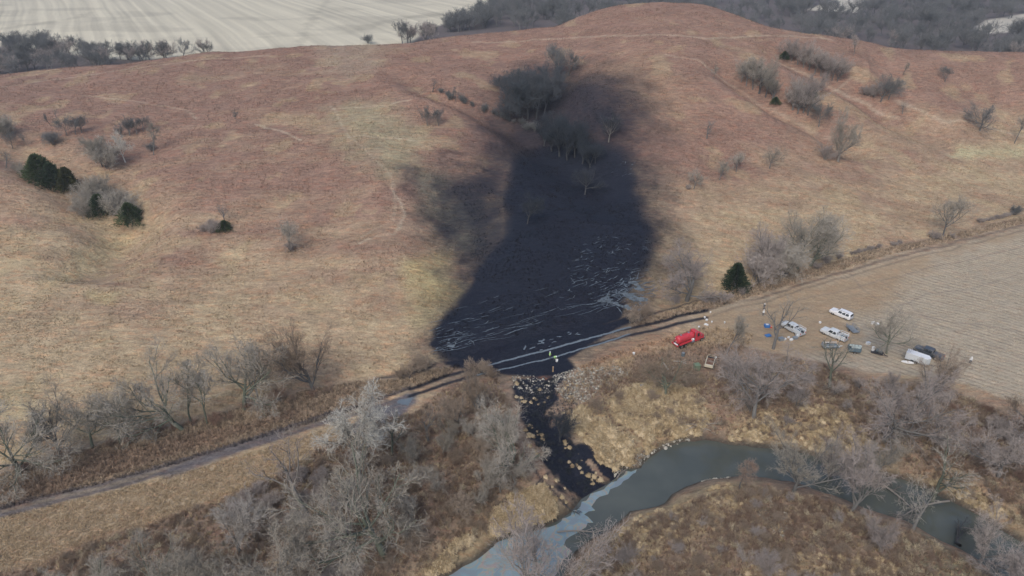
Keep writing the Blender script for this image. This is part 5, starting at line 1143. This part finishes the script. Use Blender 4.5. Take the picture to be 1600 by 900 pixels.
# white box trailer with a pointed nose
p_, y_ = heading(1417,549,1447,559,12); o_ = empty('box_trailer', p_, y_, 'white enclosed box trailer with a pointed nose in front of the dark pickup', 'trailer'); o_.scale = (.84, .84, .84)
def outline(z0, z1, name, mat, pts, parent, bv=.03):
    bm = bmesh.new(); a_ = [bm.verts.new((x, y, z0)) for x, y in pts]; b_ = [bm.verts.new((x, y, z1)) for x, y in pts]; bm.faces.new(a_[::-1]); bm.faces.new(b_)
    for i in range(len(pts)): j = (i + 1) % len(pts); bm.faces.new([a_[i], a_[j], b_[j], b_[i]])
    return bmobj(name, bm, mat, parent, bv)
outline(.5, 2.35, 'body', 'silver', [(-2.7,-1.05),(2.2,-1.05),(2.85,0),(2.2,1.05),(-2.7,1.05)], o_); outline(2.36, 2.44, 'roof', 'white', [(-2.74,-1.09),(2.23,-1.09),(2.9,0),(2.23,1.09),(-2.74,1.09)], o_)
pane('rear_door', o_, [(-2.72, -.95, .6), (-2.72, .95, .6), (-2.72, .95, 2.25), (-2.72, -.95, 2.25)], 'frame'); box_part('roof_vent', o_, (-.4, 0, 2.48), (.4, .4, .1), 'plastic'); box_part('side_door', o_, (1.2, -1.07, 1.4), (.8, .04, 1.6), 'silver')
bar_part('tongue', o_, [(2.5, 0, .5), (4.0, 0, .5)], .06, 'frame'); cyl_part('jack', o_, (3.7, 0, .4), .05, .8, 'chrome', 'Z', 8)
for x in (-.9, 0): 
    for s in (-1, 1): wheel(o_, x, s * 1.12, .34, .22); box_part('fender', o_, (x, s * 1.15, .76), (.8, .26, .05), 'frame')
# old cream pickup wreck with a rusty bed, nose up the slope
p_, y_ = heading(1106,577,1111,561,2); o_ = empty('wrecked_truck', p_, y_, 'small faded cream open truck wreck with a rust-brown bed in the brush', 'wrecked truck')
bm = bmesh.new(); bx(bm, (0, 0, .62), (3.4, 1.7, .16)); bx(bm, (0, .82, .95), (3.5, .16, .6)); bx(bm, (0, -.82, .95), (3.5, .16, .6)); bx(bm, (-1.68, 0, .92), (.4, 1.8, .66)); bmobj('body', bm, 'cream', o_, .06)
box_part('bed_floor', o_, (-.1, 0, .76), (2.8, 1.42, .08), 'rust', .0); box_part('seat', o_, (1.0, 0, .95), (.4, 1.3, .4), 'rust', .05); box_part('dashboard', o_, (1.6, 0, 1.0), (.2, 1.5, .4), 'frame', .04); bar_part('windscreen_frame', o_, [(1.7, -.78, 1.2), (1.5, -.7, 1.75), (1.5, .7, 1.75), (1.7, .78, 1.2)], .035, 'cream')
cyl_part('headlight', o_, (1.95, .6, .85), .13, .14, 'lamp', 'X'); cyl_part('headlight', o_, (1.95, -.6, .85), .13, .14, 'lamp', 'X'); box_part('hood', o_, (1.85, 0, .85), (.5, 1.4, .3), 'cream', .08)
for x in (1.2, -1.1):
    for s in (-1, 1): wheel(o_, x, s * .88, .32, .2)
# flat trailer with steel frame, below the right rack pickup
p_, y_ = heading(1286,540,1308,540,4); o_ = empty('flatbed_trailer', p_, y_, 'small dark flatbed trailer with pale side rails below the right rack pickup', 'trailer')
box_part('deck', o_, (0, 0, .6), (3.2, 1.7, .12), 'slate', .02)
for s in (-1, 1):
    bar_part('side_rail', o_, [(-1.6, s * .82, 1.05), (1.6, s * .82, 1.05)], .07, 'silver'); wheel(o_, -.2, s * .98, .34, .22)
    for x in (-1.55, 0, 1.55): bar_part('rail_post', o_, [(x, s * .82, .62), (x, s * .82, 1.05)], .04, 'silver')
bar_part('tongue', o_, [(1.6, .5, .58), (2.7, 0, .55), (1.6, -.5, .58)], .05, 'silver'); box_part('ramp', o_, (-1.75, 0, .95), (.1, 1.6, .8), 'steel', .02, ry=.2)
# cart with pale load
p_, y_ = heading(1325,546,1342,548,3); o_ = empty('cargo_cart', p_, y_, 'dark slate cargo cart piled with pale bags right of the flatbed trailer', 'cart')
box_part('floor', o_, (0, 0, .55), (2.4, 1.7, .1), 'slate')
for nm_, c_, s_ in (('side_wall', (0, -.85, 1.0), (2.4, .08, .9)), ('side_wall', (0, .85, 1.0), (2.4, .08, .9)), ('end_wall', (-1.2, 0, 1.0), (.08, 1.62, .9)), ('end_wall', (1.2, 0, 1.0), (.08, 1.62, .9))): box_part(nm_, o_, c_, s_, 'slate')
for i in range(7): b_ = obj('bag', stones[i % 6].copy(), o_, (-.85 + .33 * i, .35 * (-1) ** i, 1.45)); b_.data.materials[0] = PM['load']; b_.scale = (.8, .8, .8)
for s in (-1, 1): wheel(o_, 0, s * .98, .34, .2)
# dark mesh-sided trailer behind the right rack pickup
p_, y_ = heading(1324,508,1339,521,3); o_ = empty('mesh_trailer', p_, y_, 'grey steel mesh-sided trailer between the white car and the right rack pickup', 'trailer')
box_part('deck', o_, (0, 0, .55), (3.0, 1.6, .1), 'steel')
for s in (-1, 1):
    wheel(o_, 0, s * .95, .33, .2)
    for z in (.8, 1.05, 1.3): bar_part('side_rail', o_, [(-1.5, s * .78, z), (1.5, s * .78, z)], .04, 'steel')
    for x in (-1.5, -.5, .5, 1.5): bar_part('rail_post', o_, [(x, s * .78, .58), (x, s * .78, 1.3)], .04, 'steel')
bar_part('tongue', o_, [(-1.5, .4, .55), (-2.5, 0, .5), (-1.5, -.4, .55)], .05, 'steel')
# pump skid by the spreading tree
p_, y_ = heading(1362,548,1378,552,2); o_ = empty('pump_skid', p_, y_, 'dark pump skid with a white drum at the foot of the spreading bare tree', 'pump')
box_part('base_frame', o_, (0, 0, .25), (2.4, 1.3, .2), 'frame'); cyl_part('engine_block', o_, (.3, 0, .8), .42, 1.2, 'slate', 'X'); cyl_part('drum', o_, (-.9, .2, .8), .32, .9, 'plastic', 'Z'); bar_part('hose', o_, [(.9, 0, .8), (1.6, -.5, .3), (2.2, -.3, .1)], .08, 'frame'); box_part('control_box', o_, (.3, .45, 1.3), (.4, .3, .4), 'steel')
def small(name, u, v, label, catg, parts, drop=0, rz=0):
    p = at_px(u, v + drop); o_ = empty(name, (p[0], p[1], p[2] + .08), rz, label, catg)
    for q in parts:
        if q[0] == 'box': box_part(q[1], o_, q[2], q[3], q[4], .03)
        else: cyl_part(q[1], o_, q[2], q[3], q[4], q[5], 'Z', 14, q[6] if len(q) > 6 else None, .02)
    return o_
small('green_crate', 1088, 578, 'tall faded green crate left of the cream wreck', 'crate', [('box', 'body', (0, 0, .7), (1.2, 1.1, 1.4), 'green'), ('box', 'lid', (0, 0, 1.45), (1.28, 1.18, .1), 'green')], rz=.2)
small('fuel_tank', 1067, 556, 'small blue-grey drum lying low behind the red truck', 'drum', [('cyl', 'body', (0, 0, .4), .4, .8, 'slate'), ('cyl', 'lid', (0, 0, .83), .3, .08, 'steel')])
small('grey_cabinet', 1002, 605, 'pale grey metal cabinet half hidden in the bank grass', 'cabinet', [('box', 'body', (0, 0, .35), (.9, .6, .7), 'steel'), ('box', 'door', (0, -.31, .35), (.7, .04, .55), 'plastic')], rz=.4)
small('wooden_post', 864, 581, 'bare timber post standing at the top of the riprap', 'post', [('box', 'shaft', (0, 0, .65), (.2, .2, 1.3), 'wood'), ('box', 'cap', (0, 0, 1.32), (.24, .24, .05), 'wood')])
small('white_bucket', 990, 554, 'single white bucket on the faint path left of the red truck', 'bucket', [('cyl', 'body', (0, 0, .25), .24, .5, 'plastic', .28), ('cyl', 'lid', (0, 0, .52), .3, .05, 'plastic')])
for i, (u, v, lab) in enumerate([(1110, 489, 'topmost white bucket above the red truck'), (1101, 497, 'white tub second from the top above the red truck'), (1104, 501, 'white tub third from the top above the red truck'), (1112, 504, 'tiny white pail right of the heap of bags'), (1092, 512, 'white pail beside the truck cab'), (1281, 505, 'small white box between the two rack pickups'), (1132, 505, 'white scrap box alone right of the red truck'), (1118, 560, 'white bucket beside the cream wreck')]):
    small('white_bucket', u, v, lab, 'bucket', [('cyl', 'body', (0, 0, .22), .16 + .05 * (i % 3), .36, 'plastic', .19 + .05 * (i % 3)), ('cyl', 'lid', (0, 0, .38), .2 + .05 * (i % 3), .05, 'plastic')])
for (u, v, lab) in [(1103, 509, 'heap of white plastic bags above the red truck')]:
    p = at_px(u, v); o_ = empty('bag_heap', p, 0, lab, 'bags')
    for k in range(5): b_ = obj('bag', stones[k].copy(), o_, (rng.uniform(-.4, .4), rng.uniform(-.4, .4), .3)); b_.data.materials[0] = PM['plastic']; b_.scale = (.6, .6, .8)
small('blue_bin', 1198, 511, 'dark blue bin with a white lid left of the left rack pickup', 'bin', [('box', 'body', (0, 0, .35), (1.2, .9, .7), 'blue'), ('box', 'lid', (0, 0, .74), (.6, .5, .08), 'plastic')])
small('blue_tarp', 1200, 525, 'bright blue folded tarpaulin below the dark blue bin', 'tarpaulin', [('box', 'sheet', (0, 0, .15), (1.3, .9, .3), 'blue'), ('box', 'fold', (.1, 0, .34), (.8, .6, .08), 'blue')], rz=.3)
small('traffic_cone', 1205, 512, 'orange red traffic cone right of the dark blue bin', 'traffic cone', [('box', 'base', (0, 0, .03), (.5, .5, .06), 'orange'), ('cyl', 'cone', (0, 0, .42), .2, .75, 'orange', .04), ('cyl', 'band', (0, 0, .45), .14, .14, 'plastic', .1)])
for (u, v, s_, mt, lab) in [(1220, 532, 1.2, 'steel', 'low pale grey case left of the loose gear'), (1226, 531, .6, 'plastic', 'small white box right beside the pale grey case'), (1232, 528, .5, 'plastic', 'tiny white can in the row of loose gear'), (1236, 532, .7, 'plastic', 'white cool box in the row of loose gear'), (1242, 530, 1.0, 'steel', 'grey crate at the right end of the loose gear'), (1246, 526, .8, 'silver', 'pale box behind the tail of the left rack pickup'), (1364, 506, .8, 'plastic', 'left one of two white boxes by the spreading tree top'), (1370, 508, .8, 'plastic', 'right one of two white boxes by the spreading tree top'), (1356, 538, .9, 'silver', 'pale grey box left of the pump skid')]:
    small('equipment_box', u, v, lab, 'box', [('box', 'body', (0, 0, s_ * .3), (s_, s_ * .7, s_ * .6), mt), ('box', 'lid', (0, 0, s_ * .62), (s_ * 1.05, s_ * .75, .06), mt)], rz=.35)
p_, y_ = heading(1411,567,1424,569,0); o_ = empty('canoe_hull', p_, y_, 'narrow white curved hull lying in the brush below the box trailer', 'boat')
loft('hull', o_, [(1.3,.25,.3,.38,.4,.02,.05,.03),(.9,.1,.25,.45,.47,.15,.3,.25),(0,.05,.2,.45,.47,.25,.42,.36),(-.9,.1,.25,.45,.47,.15,.3,.25),(-1.3,.25,.3,.38,.4,.02,.05,.03)], 'plastic', .02); box_part('thwart', o_, (0, 0, .5), (.12, .7, .04), 'wood')
# fallen limbs and logs
def log(u0, v0, u1, v1, r_, label, mat='bark_pale', bend=.4, z=.25):
    p = ground_at([u0, u1], [v0, v1]); a_ = Vector(p[0]); b_ = Vector(p[1]); o_ = empty('fallen_log', (a_.x, a_.y, float(zat(a_.x, a_.y))), 0, label, 'log')
    K = 8; P = []; nrm = Vector((-(b_ - a_).y, (b_ - a_).x, 0)).normalized()
    for k in range(K + 1):
        t = k / K; q = a_.lerp(b_, t) + nrm * math.sin(t * math.pi) * bend; P.append((q.x - a_.x, q.y - a_.y, max(float(zat(q.x, q.y)), WZ + .1) + z - float(zat(a_.x, a_.y))))
    P = np.array([P]); obj('trunk', np_mesh('log', *tubes(P, np.array([r_]), 7, .4), mat=M[mat], smooth=True), o_)
    rs_ = np.random.RandomState(int(u0 + v0)); L0 = np.array([(b_ - a_).length]); P2, R2, L2 = grow(rs_, P, np.array([r_]), L0, 7, .7, .3, 3, .05, .35); P3, R3, L3 = grow(rs_, P2, R2, L2, 5, .7, .5, 2, .05, .3); P4, R4, L4 = grow(rs_, P3, R3, L3, 5, .7, .5, 2, .0, .3)
    obj('branch', np_mesh('branches', *cat([tubes(P2, R2, 4), tubes(P3, np.maximum(R3, .02), 3), blades(rs_, P4, .045)]), mat=M[mat]), o_)
for a_ in [(1036,568,1044,590,.16,'short pale curved log standing out left of the green crate'), (1052,566,1073,570,.14,'arched pale fallen limb behind the green crate'), (1045,573,1053,578,.12,'stub of pale wood right of the curved log')]: log(*a_)
for a_ in [(1360,757,1420,805,.22,'dark fallen trunk lying slantwise in the right part of the creek','bark_mid',.5,.35), (1480,790,1400,810,.2,'fallen crown reaching across the creek from the right bank','bark_mid',-1,.5), (1345,745,1390,765,.16,'thin dead limb along the right bank waterline','bark_mid'), (1497,858,1494,838,.3,'dark snag standing in the creek near the near shore','bark_oil',.2,.8), (1550,832,1500,835,.15,'slender dead branch floating in the right part of the creek','bark_mid'),
           (1062,668,1110,676,.14,'fan of grey dead branches above the upper creek bend','twig_grey',.6,.5), (1070,676,1118,664,.12,'second grey dead limb crossing the fan above the bend','twig_grey',.4,.5), (964,752,976,737,.18,'dark driftwood log at the mouth of the oil gully','bark_mid',.2), (880,788,905,812,.10,'small dark snag in the slick at the channel mouth','bark_oil',.3,.1), (500,812,450,790,.16,'pale fallen branches in a hollow of the lower left thicket','twig_grey',.6,.4), (520,770,560,745,.12,'grey fallen limb near the foot of the bleached tree','twig_grey',.3,.3), (1255,590,1290,615,.16,'dark fallen limb below the stout mossy trunk','bark_mid',.3,.3), (870,848,950,835,.16,'dark dead limb leaning over the slick from the near shore','bark_mid',.6,1.2)]: log(*a_)

# ------------------------------------------------------------------ people
def person(u, v, label, top, legs, pose='stand', vest=None, yaw=0., s=1.0):
    p = at_px(u, v); o_ = empty('person', (p[0], p[1], p[2] + .08), yaw, label, 'person'); o_.scale = (s, s, s)
    bend = .95 if pose == 'bend' else 0.04; hx = 0; hip = .92
    def T(x, z): # rotate the upper body forward (towards +x) about the hip
        return (hx + x * math.cos(bend) + z * math.sin(bend), hip - x * math.sin(bend) + z * math.cos(bend))
    J = {}; 
    def add(nm, x, y, z, r): J[nm] = ((x, y, z), r)
    add('pelvis', hx, 0, hip, .155)
    for nm, x, z, r in (('waist', 0, .16, .14), ('chest', .0, .38, .17), ('neck0', 0, .52, .09), ('neck', .01, .58, .058), ('jaw', .03, .65, .075), ('head', .02, .74, .098), ('crown', .01, .81, .07)):
        a_, b_ = T(x, z); add(nm, a_, 0, b_, r)
    E = [('pelvis', 'waist'), ('waist', 'chest'), ('chest', 'neck0'), ('neck0', 'neck'), ('neck', 'jaw'), ('jaw', 'head'), ('head', 'crown')]
    a_, b_ = T(.125, .73); add('nose', a_, 0, b_, .018); E.append(('head', 'nose'))
    for s_, nm in ((1, 'l'), (-1, 'r')):
        st_ = .10 * s_ if pose == 'stand' else .16 * s_
        add('hip' + nm, hx, .1 * s_, hip - .06, .1); add('knee' + nm, hx + .06 + .08 * (s_ > 0), .11 * s_, .50, .068); add('ankle' + nm, hx - .02 + .12 * (s_ > 0), .12 * s_, .1, .045); add('toe' + nm, hx + .16 + .12 * (s_ > 0), .14 * s_, .045, .042)
        E += [('pelvis', 'hip' + nm), ('hip' + nm, 'knee' + nm), ('knee' + nm, 'ankle' + nm), ('ankle' + nm, 'toe' + nm)]
        x0, z0 = T(0, .50); add('sh' + nm, x0, .19 * s_, z0, .072)
        if pose == 'bend': el = (x0 + .08, .25 * s_, z0 - .27); wr = (x0 + .16, .2 * s_, z0 - .5)
        else: el = (x0 - .03, .27 * s_, z0 - .29); wr = (x0 + .10, .27 * s_, z0 - .52)
        J['el' + nm] = (el, .048); J['wr' + nm] = (wr, .034); d = (Vector(wr) - Vector(el)).normalized(); pm = Vector(wr) + d * .07; J['palm' + nm] = (tuple(pm), .038)
        E += [('neck0', 'sh' + nm), ('sh' + nm, 'el' + nm), ('el' + nm, 'wr' + nm), ('wr' + nm, 'palm' + nm)]
        side = Vector((1, 0, .2)).normalized()
        for fi, (off, ln) in enumerate(((-.03, .07), (-.01, .08), (.01, .075), (.03, .06))):
            b0 = pm + side * off + d * .03; b1 = b0 + d * ln * .6; b2 = b1 + (d + Vector((0, -.5 * s_, 0))).normalized() * ln * .4
            J[f'f{nm}{fi}a'] = (tuple(b1), .010); J[f'f{nm}{fi}b'] = (tuple(b2), .008); E += [('palm' + nm, f'f{nm}{fi}a'), (f'f{nm}{fi}a', f'f{nm}{fi}b')]
        th = Vector(wr) + d * .03 + side * .045; J['th' + nm] = (tuple(th + d * .03), .011); E.append(('palm' + nm, 'th' + nm))
    names = list(J); me_ = bpy.data.meshes.new('body'); me_.from_pydata([J[k][0] for k in names], [(names.index(a_), names.index(b_)) for a_, b_ in E], [])
    b_ = obj('body', me_, o_); md = b_.modifiers.new('skin', 'SKIN'); sv = me_.skin_vertices[0].data
    for i, k in enumerate(names): sv[i].radius = (J[k][1],) * 2
    sv[0].use_root = True; md.use_smooth_shade = True; ss = b_.modifiers.new('sub', 'SUBSURF'); ss.levels = 1; ss.render_levels = 1
    dg_ = bpy.context.evaluated_depsgraph_get(); ev = b_.evaluated_get(dg_); nm_ = bpy.data.meshes.new_from_object(ev); b_.modifiers.clear(); b_.data = nm_
    nm_.materials.clear()
    for k in ('skin', top, legs, 'frame'): nm_.materials.append(PM[k])
    hc = Vector(J['neck'][0]); up = (Vector(J['head'][0]) - Vector(J['waist'][0])).normalized()
    for f in nm_.polygons:
        c = f.center; f.use_smooth = True
        hand = min((c - Vector(J['palm' + q][0])).length for q in 'lr') < .14
        if (c - hc).dot(up) > 0 or hand: f.material_index = 0
        elif c.z < .12: f.material_index = 3
        elif (c - Vector((hx, 0, hip))).dot(up) < .0: f.material_index = 2
        else: f.material_index = 1
    hd = Vector(J['head'][0])
    bm = bmesh.new(); bmesh.ops.create_uvsphere(bm, u_segments=16, v_segments=8, radius=.142); 
    bmesh.ops.delete(bm, geom=[v_ for v_ in bm.verts if v_.co.z < -.01], context='VERTS'); ret = bmesh.ops.extrude_edge_only(bm, edges=[e for e in bm.edges if e.is_boundary])
    for v_ in [g for g in ret['geom'] if isinstance(g, bmesh.types.BMVert)]: v_.co.x *= 1.22; v_.co.y *= 1.15; v_.co.z -= .01
    h_ = bmobj('hard_hat', bm, 'hat', o_, 0, True); h_.location = hd + up * .03; h_.rotation_euler = (0, bend, 0)
    for s_ in (-1, 1):
        e_ = bmesh.new(); bmesh.ops.create_uvsphere(e_, u_segments=8, v_segments=6, radius=.014); x_, z_ = T(.112, .755); q = bmobj('eye', e_, 'navy', o_); q.location = (x_, .035 * s_, z_)
        e_ = bmesh.new(); bmesh.ops.create_uvsphere(e_, u_segments=8, v_segments=6, radius=.028); x_, z_ = T(.01, .735); q = bmobj('ear', e_, 'skin', o_); q.location = (x_, .098 * s_, z_)
    x_, z_ = T(.118, .675); box_part('mouth', o_, (x_, 0, z_), (.01, .045, .01), 'orange', 0)
    if vest:
        bm = bmesh.new(); R_ = []
        for z, rx, ry in ((.02, .17, .2), (.2, .165, .19), (.4, .19, .225), (.5, .15, .2), (.545, .09, .12)):
            R_.append([bm.verts.new((rx * math.cos(k * math.pi / 8), ry * math.sin(k * math.pi / 8), z)) for k in range(16)])
        for a_, c_ in zip(R_[:-1], R_[1:]):
            for i in range(16): bm.faces.new([a_[i], a_[(i + 1) % 16], c_[(i + 1) % 16], c_[i]])
        v_ = bmobj('safety_vest', bm, vest, o_, 0, True); v_.location = (hx, 0, hip); v_.rotation_euler = (0, bend, 0)
    return o_
person(859, 560, 'standing worker in a lime vest and white hard hat on the oiled track', 'hiviz', 'khaki', 'stand', 'hiviz', -.6)
person(866, 563, 'stooping worker in a lime vest reaching down beside the standing one', 'hiviz', 'khaki', 'bend', 'hiviz', -.9)
person(1193, 484, 'upper of two standing workers, in dark clothes and a white hard hat', 'navy', 'navy', 'stand', None, -1.2)
person(1192, 494, 'lower of two standing workers, in a white coat and hard hat', 'wcloth', 'navy', 'stand', None, 1.2)
person(1515, 568, 'lone worker in dark clothes and white hard hat on the stubble field', 'wcloth', 'navy', 'stand', None, -2.0)
small('white_bucket', 870, 565, 'white bucket at the feet of the stooping worker', 'bucket', [('cyl', 'body', (0, 0, .25), .24, .5, 'plastic', .28), ('cyl', 'lid', (0, 0, .52), .3, .05, 'plastic')])
# ------------------------------------------------------------------ which one of its group each thing is, by where it stands
ORD = 'leftmost,second from left,third from left,fourth from left,fifth from left,sixth from left,seventh from left,eighth from left,ninth from left,tenth from left,eleventh from left,twelfth from left,thirteenth from left,fourteenth from left,fifteenth from left'.split(',')
G_ = {}
for o_ in C.objects:
    if o_.get('group'): G_.setdefault((o_['group'], o_['label']), []).append(o_)
def uv_(o): d = o.location - Vector((0, 0, H)); dep = d.y * cp - d.z * sp; return d.x / dep, d.y
for (g, lab), L_ in G_.items():
    L_.sort(key=lambda o: uv_(o)[0]); n = len(L_)
    if n <= 15:
        for k, o_ in enumerate(L_): o_['label'] = lab + ', ' + (ORD[k] if k < n - 1 or n < 2 else 'rightmost')
    else:
        nb = n // 5 + 1
        for b_ in range(nb):
            S_ = L_[b_ * n // nb:(b_ + 1) * n // nb]; S_.sort(key=lambda o: uv_(o)[1])
            side = ['at the left end', 'left of the middle', 'in the middle', 'right of the middle', 'at the right end'][min(4, int(b_ / nb * 5))]
            for k, o_ in enumerate(S_):
                t_ = lab + ' ' + side + (', near side' if k < len(S_) / 2 else ', far side'); o_['label'] = t_ if len(t_.split()) <= 16 else lab
for o_ in C.objects:
    if 'label' in o_ and len(o_['label'].split()) > 16: o_['label'] = ' '.join(o_['label'].split()[:16])
# ------------------------------------------------------------------ air
bm = bmesh.new(); bx(bm, (0, 3400, 22), (20000, 9000, 150)); me_ = bpy.data.meshes.new('haze'); bm.to_mesh(me_); bm.free()
hm = bpy.data.materials.new('haze'); hm.use_nodes = True; hn = hm.node_tree; hn.nodes.remove(hn.nodes['Principled BSDF'])
pv = hn.nodes.new('ShaderNodeVolumePrincipled'); pv.inputs['Color'].default_value = (.86, .92, 1.0, 1); pv.inputs['Density'].default_value = HAZE; pv.inputs['Anisotropy'].default_value = .2
hn.links.new(pv.outputs[0], hn.nodes['Material Output'].inputs['Volume']); me_.materials.append(hm); set_props(obj('haze', me_), kind='stuff')
print('done', round(time.time() - T0, 1), 'tris', sum(len(m_.loops) - 2 * len(m_.polygons) for m_ in bpy.data.meshes))
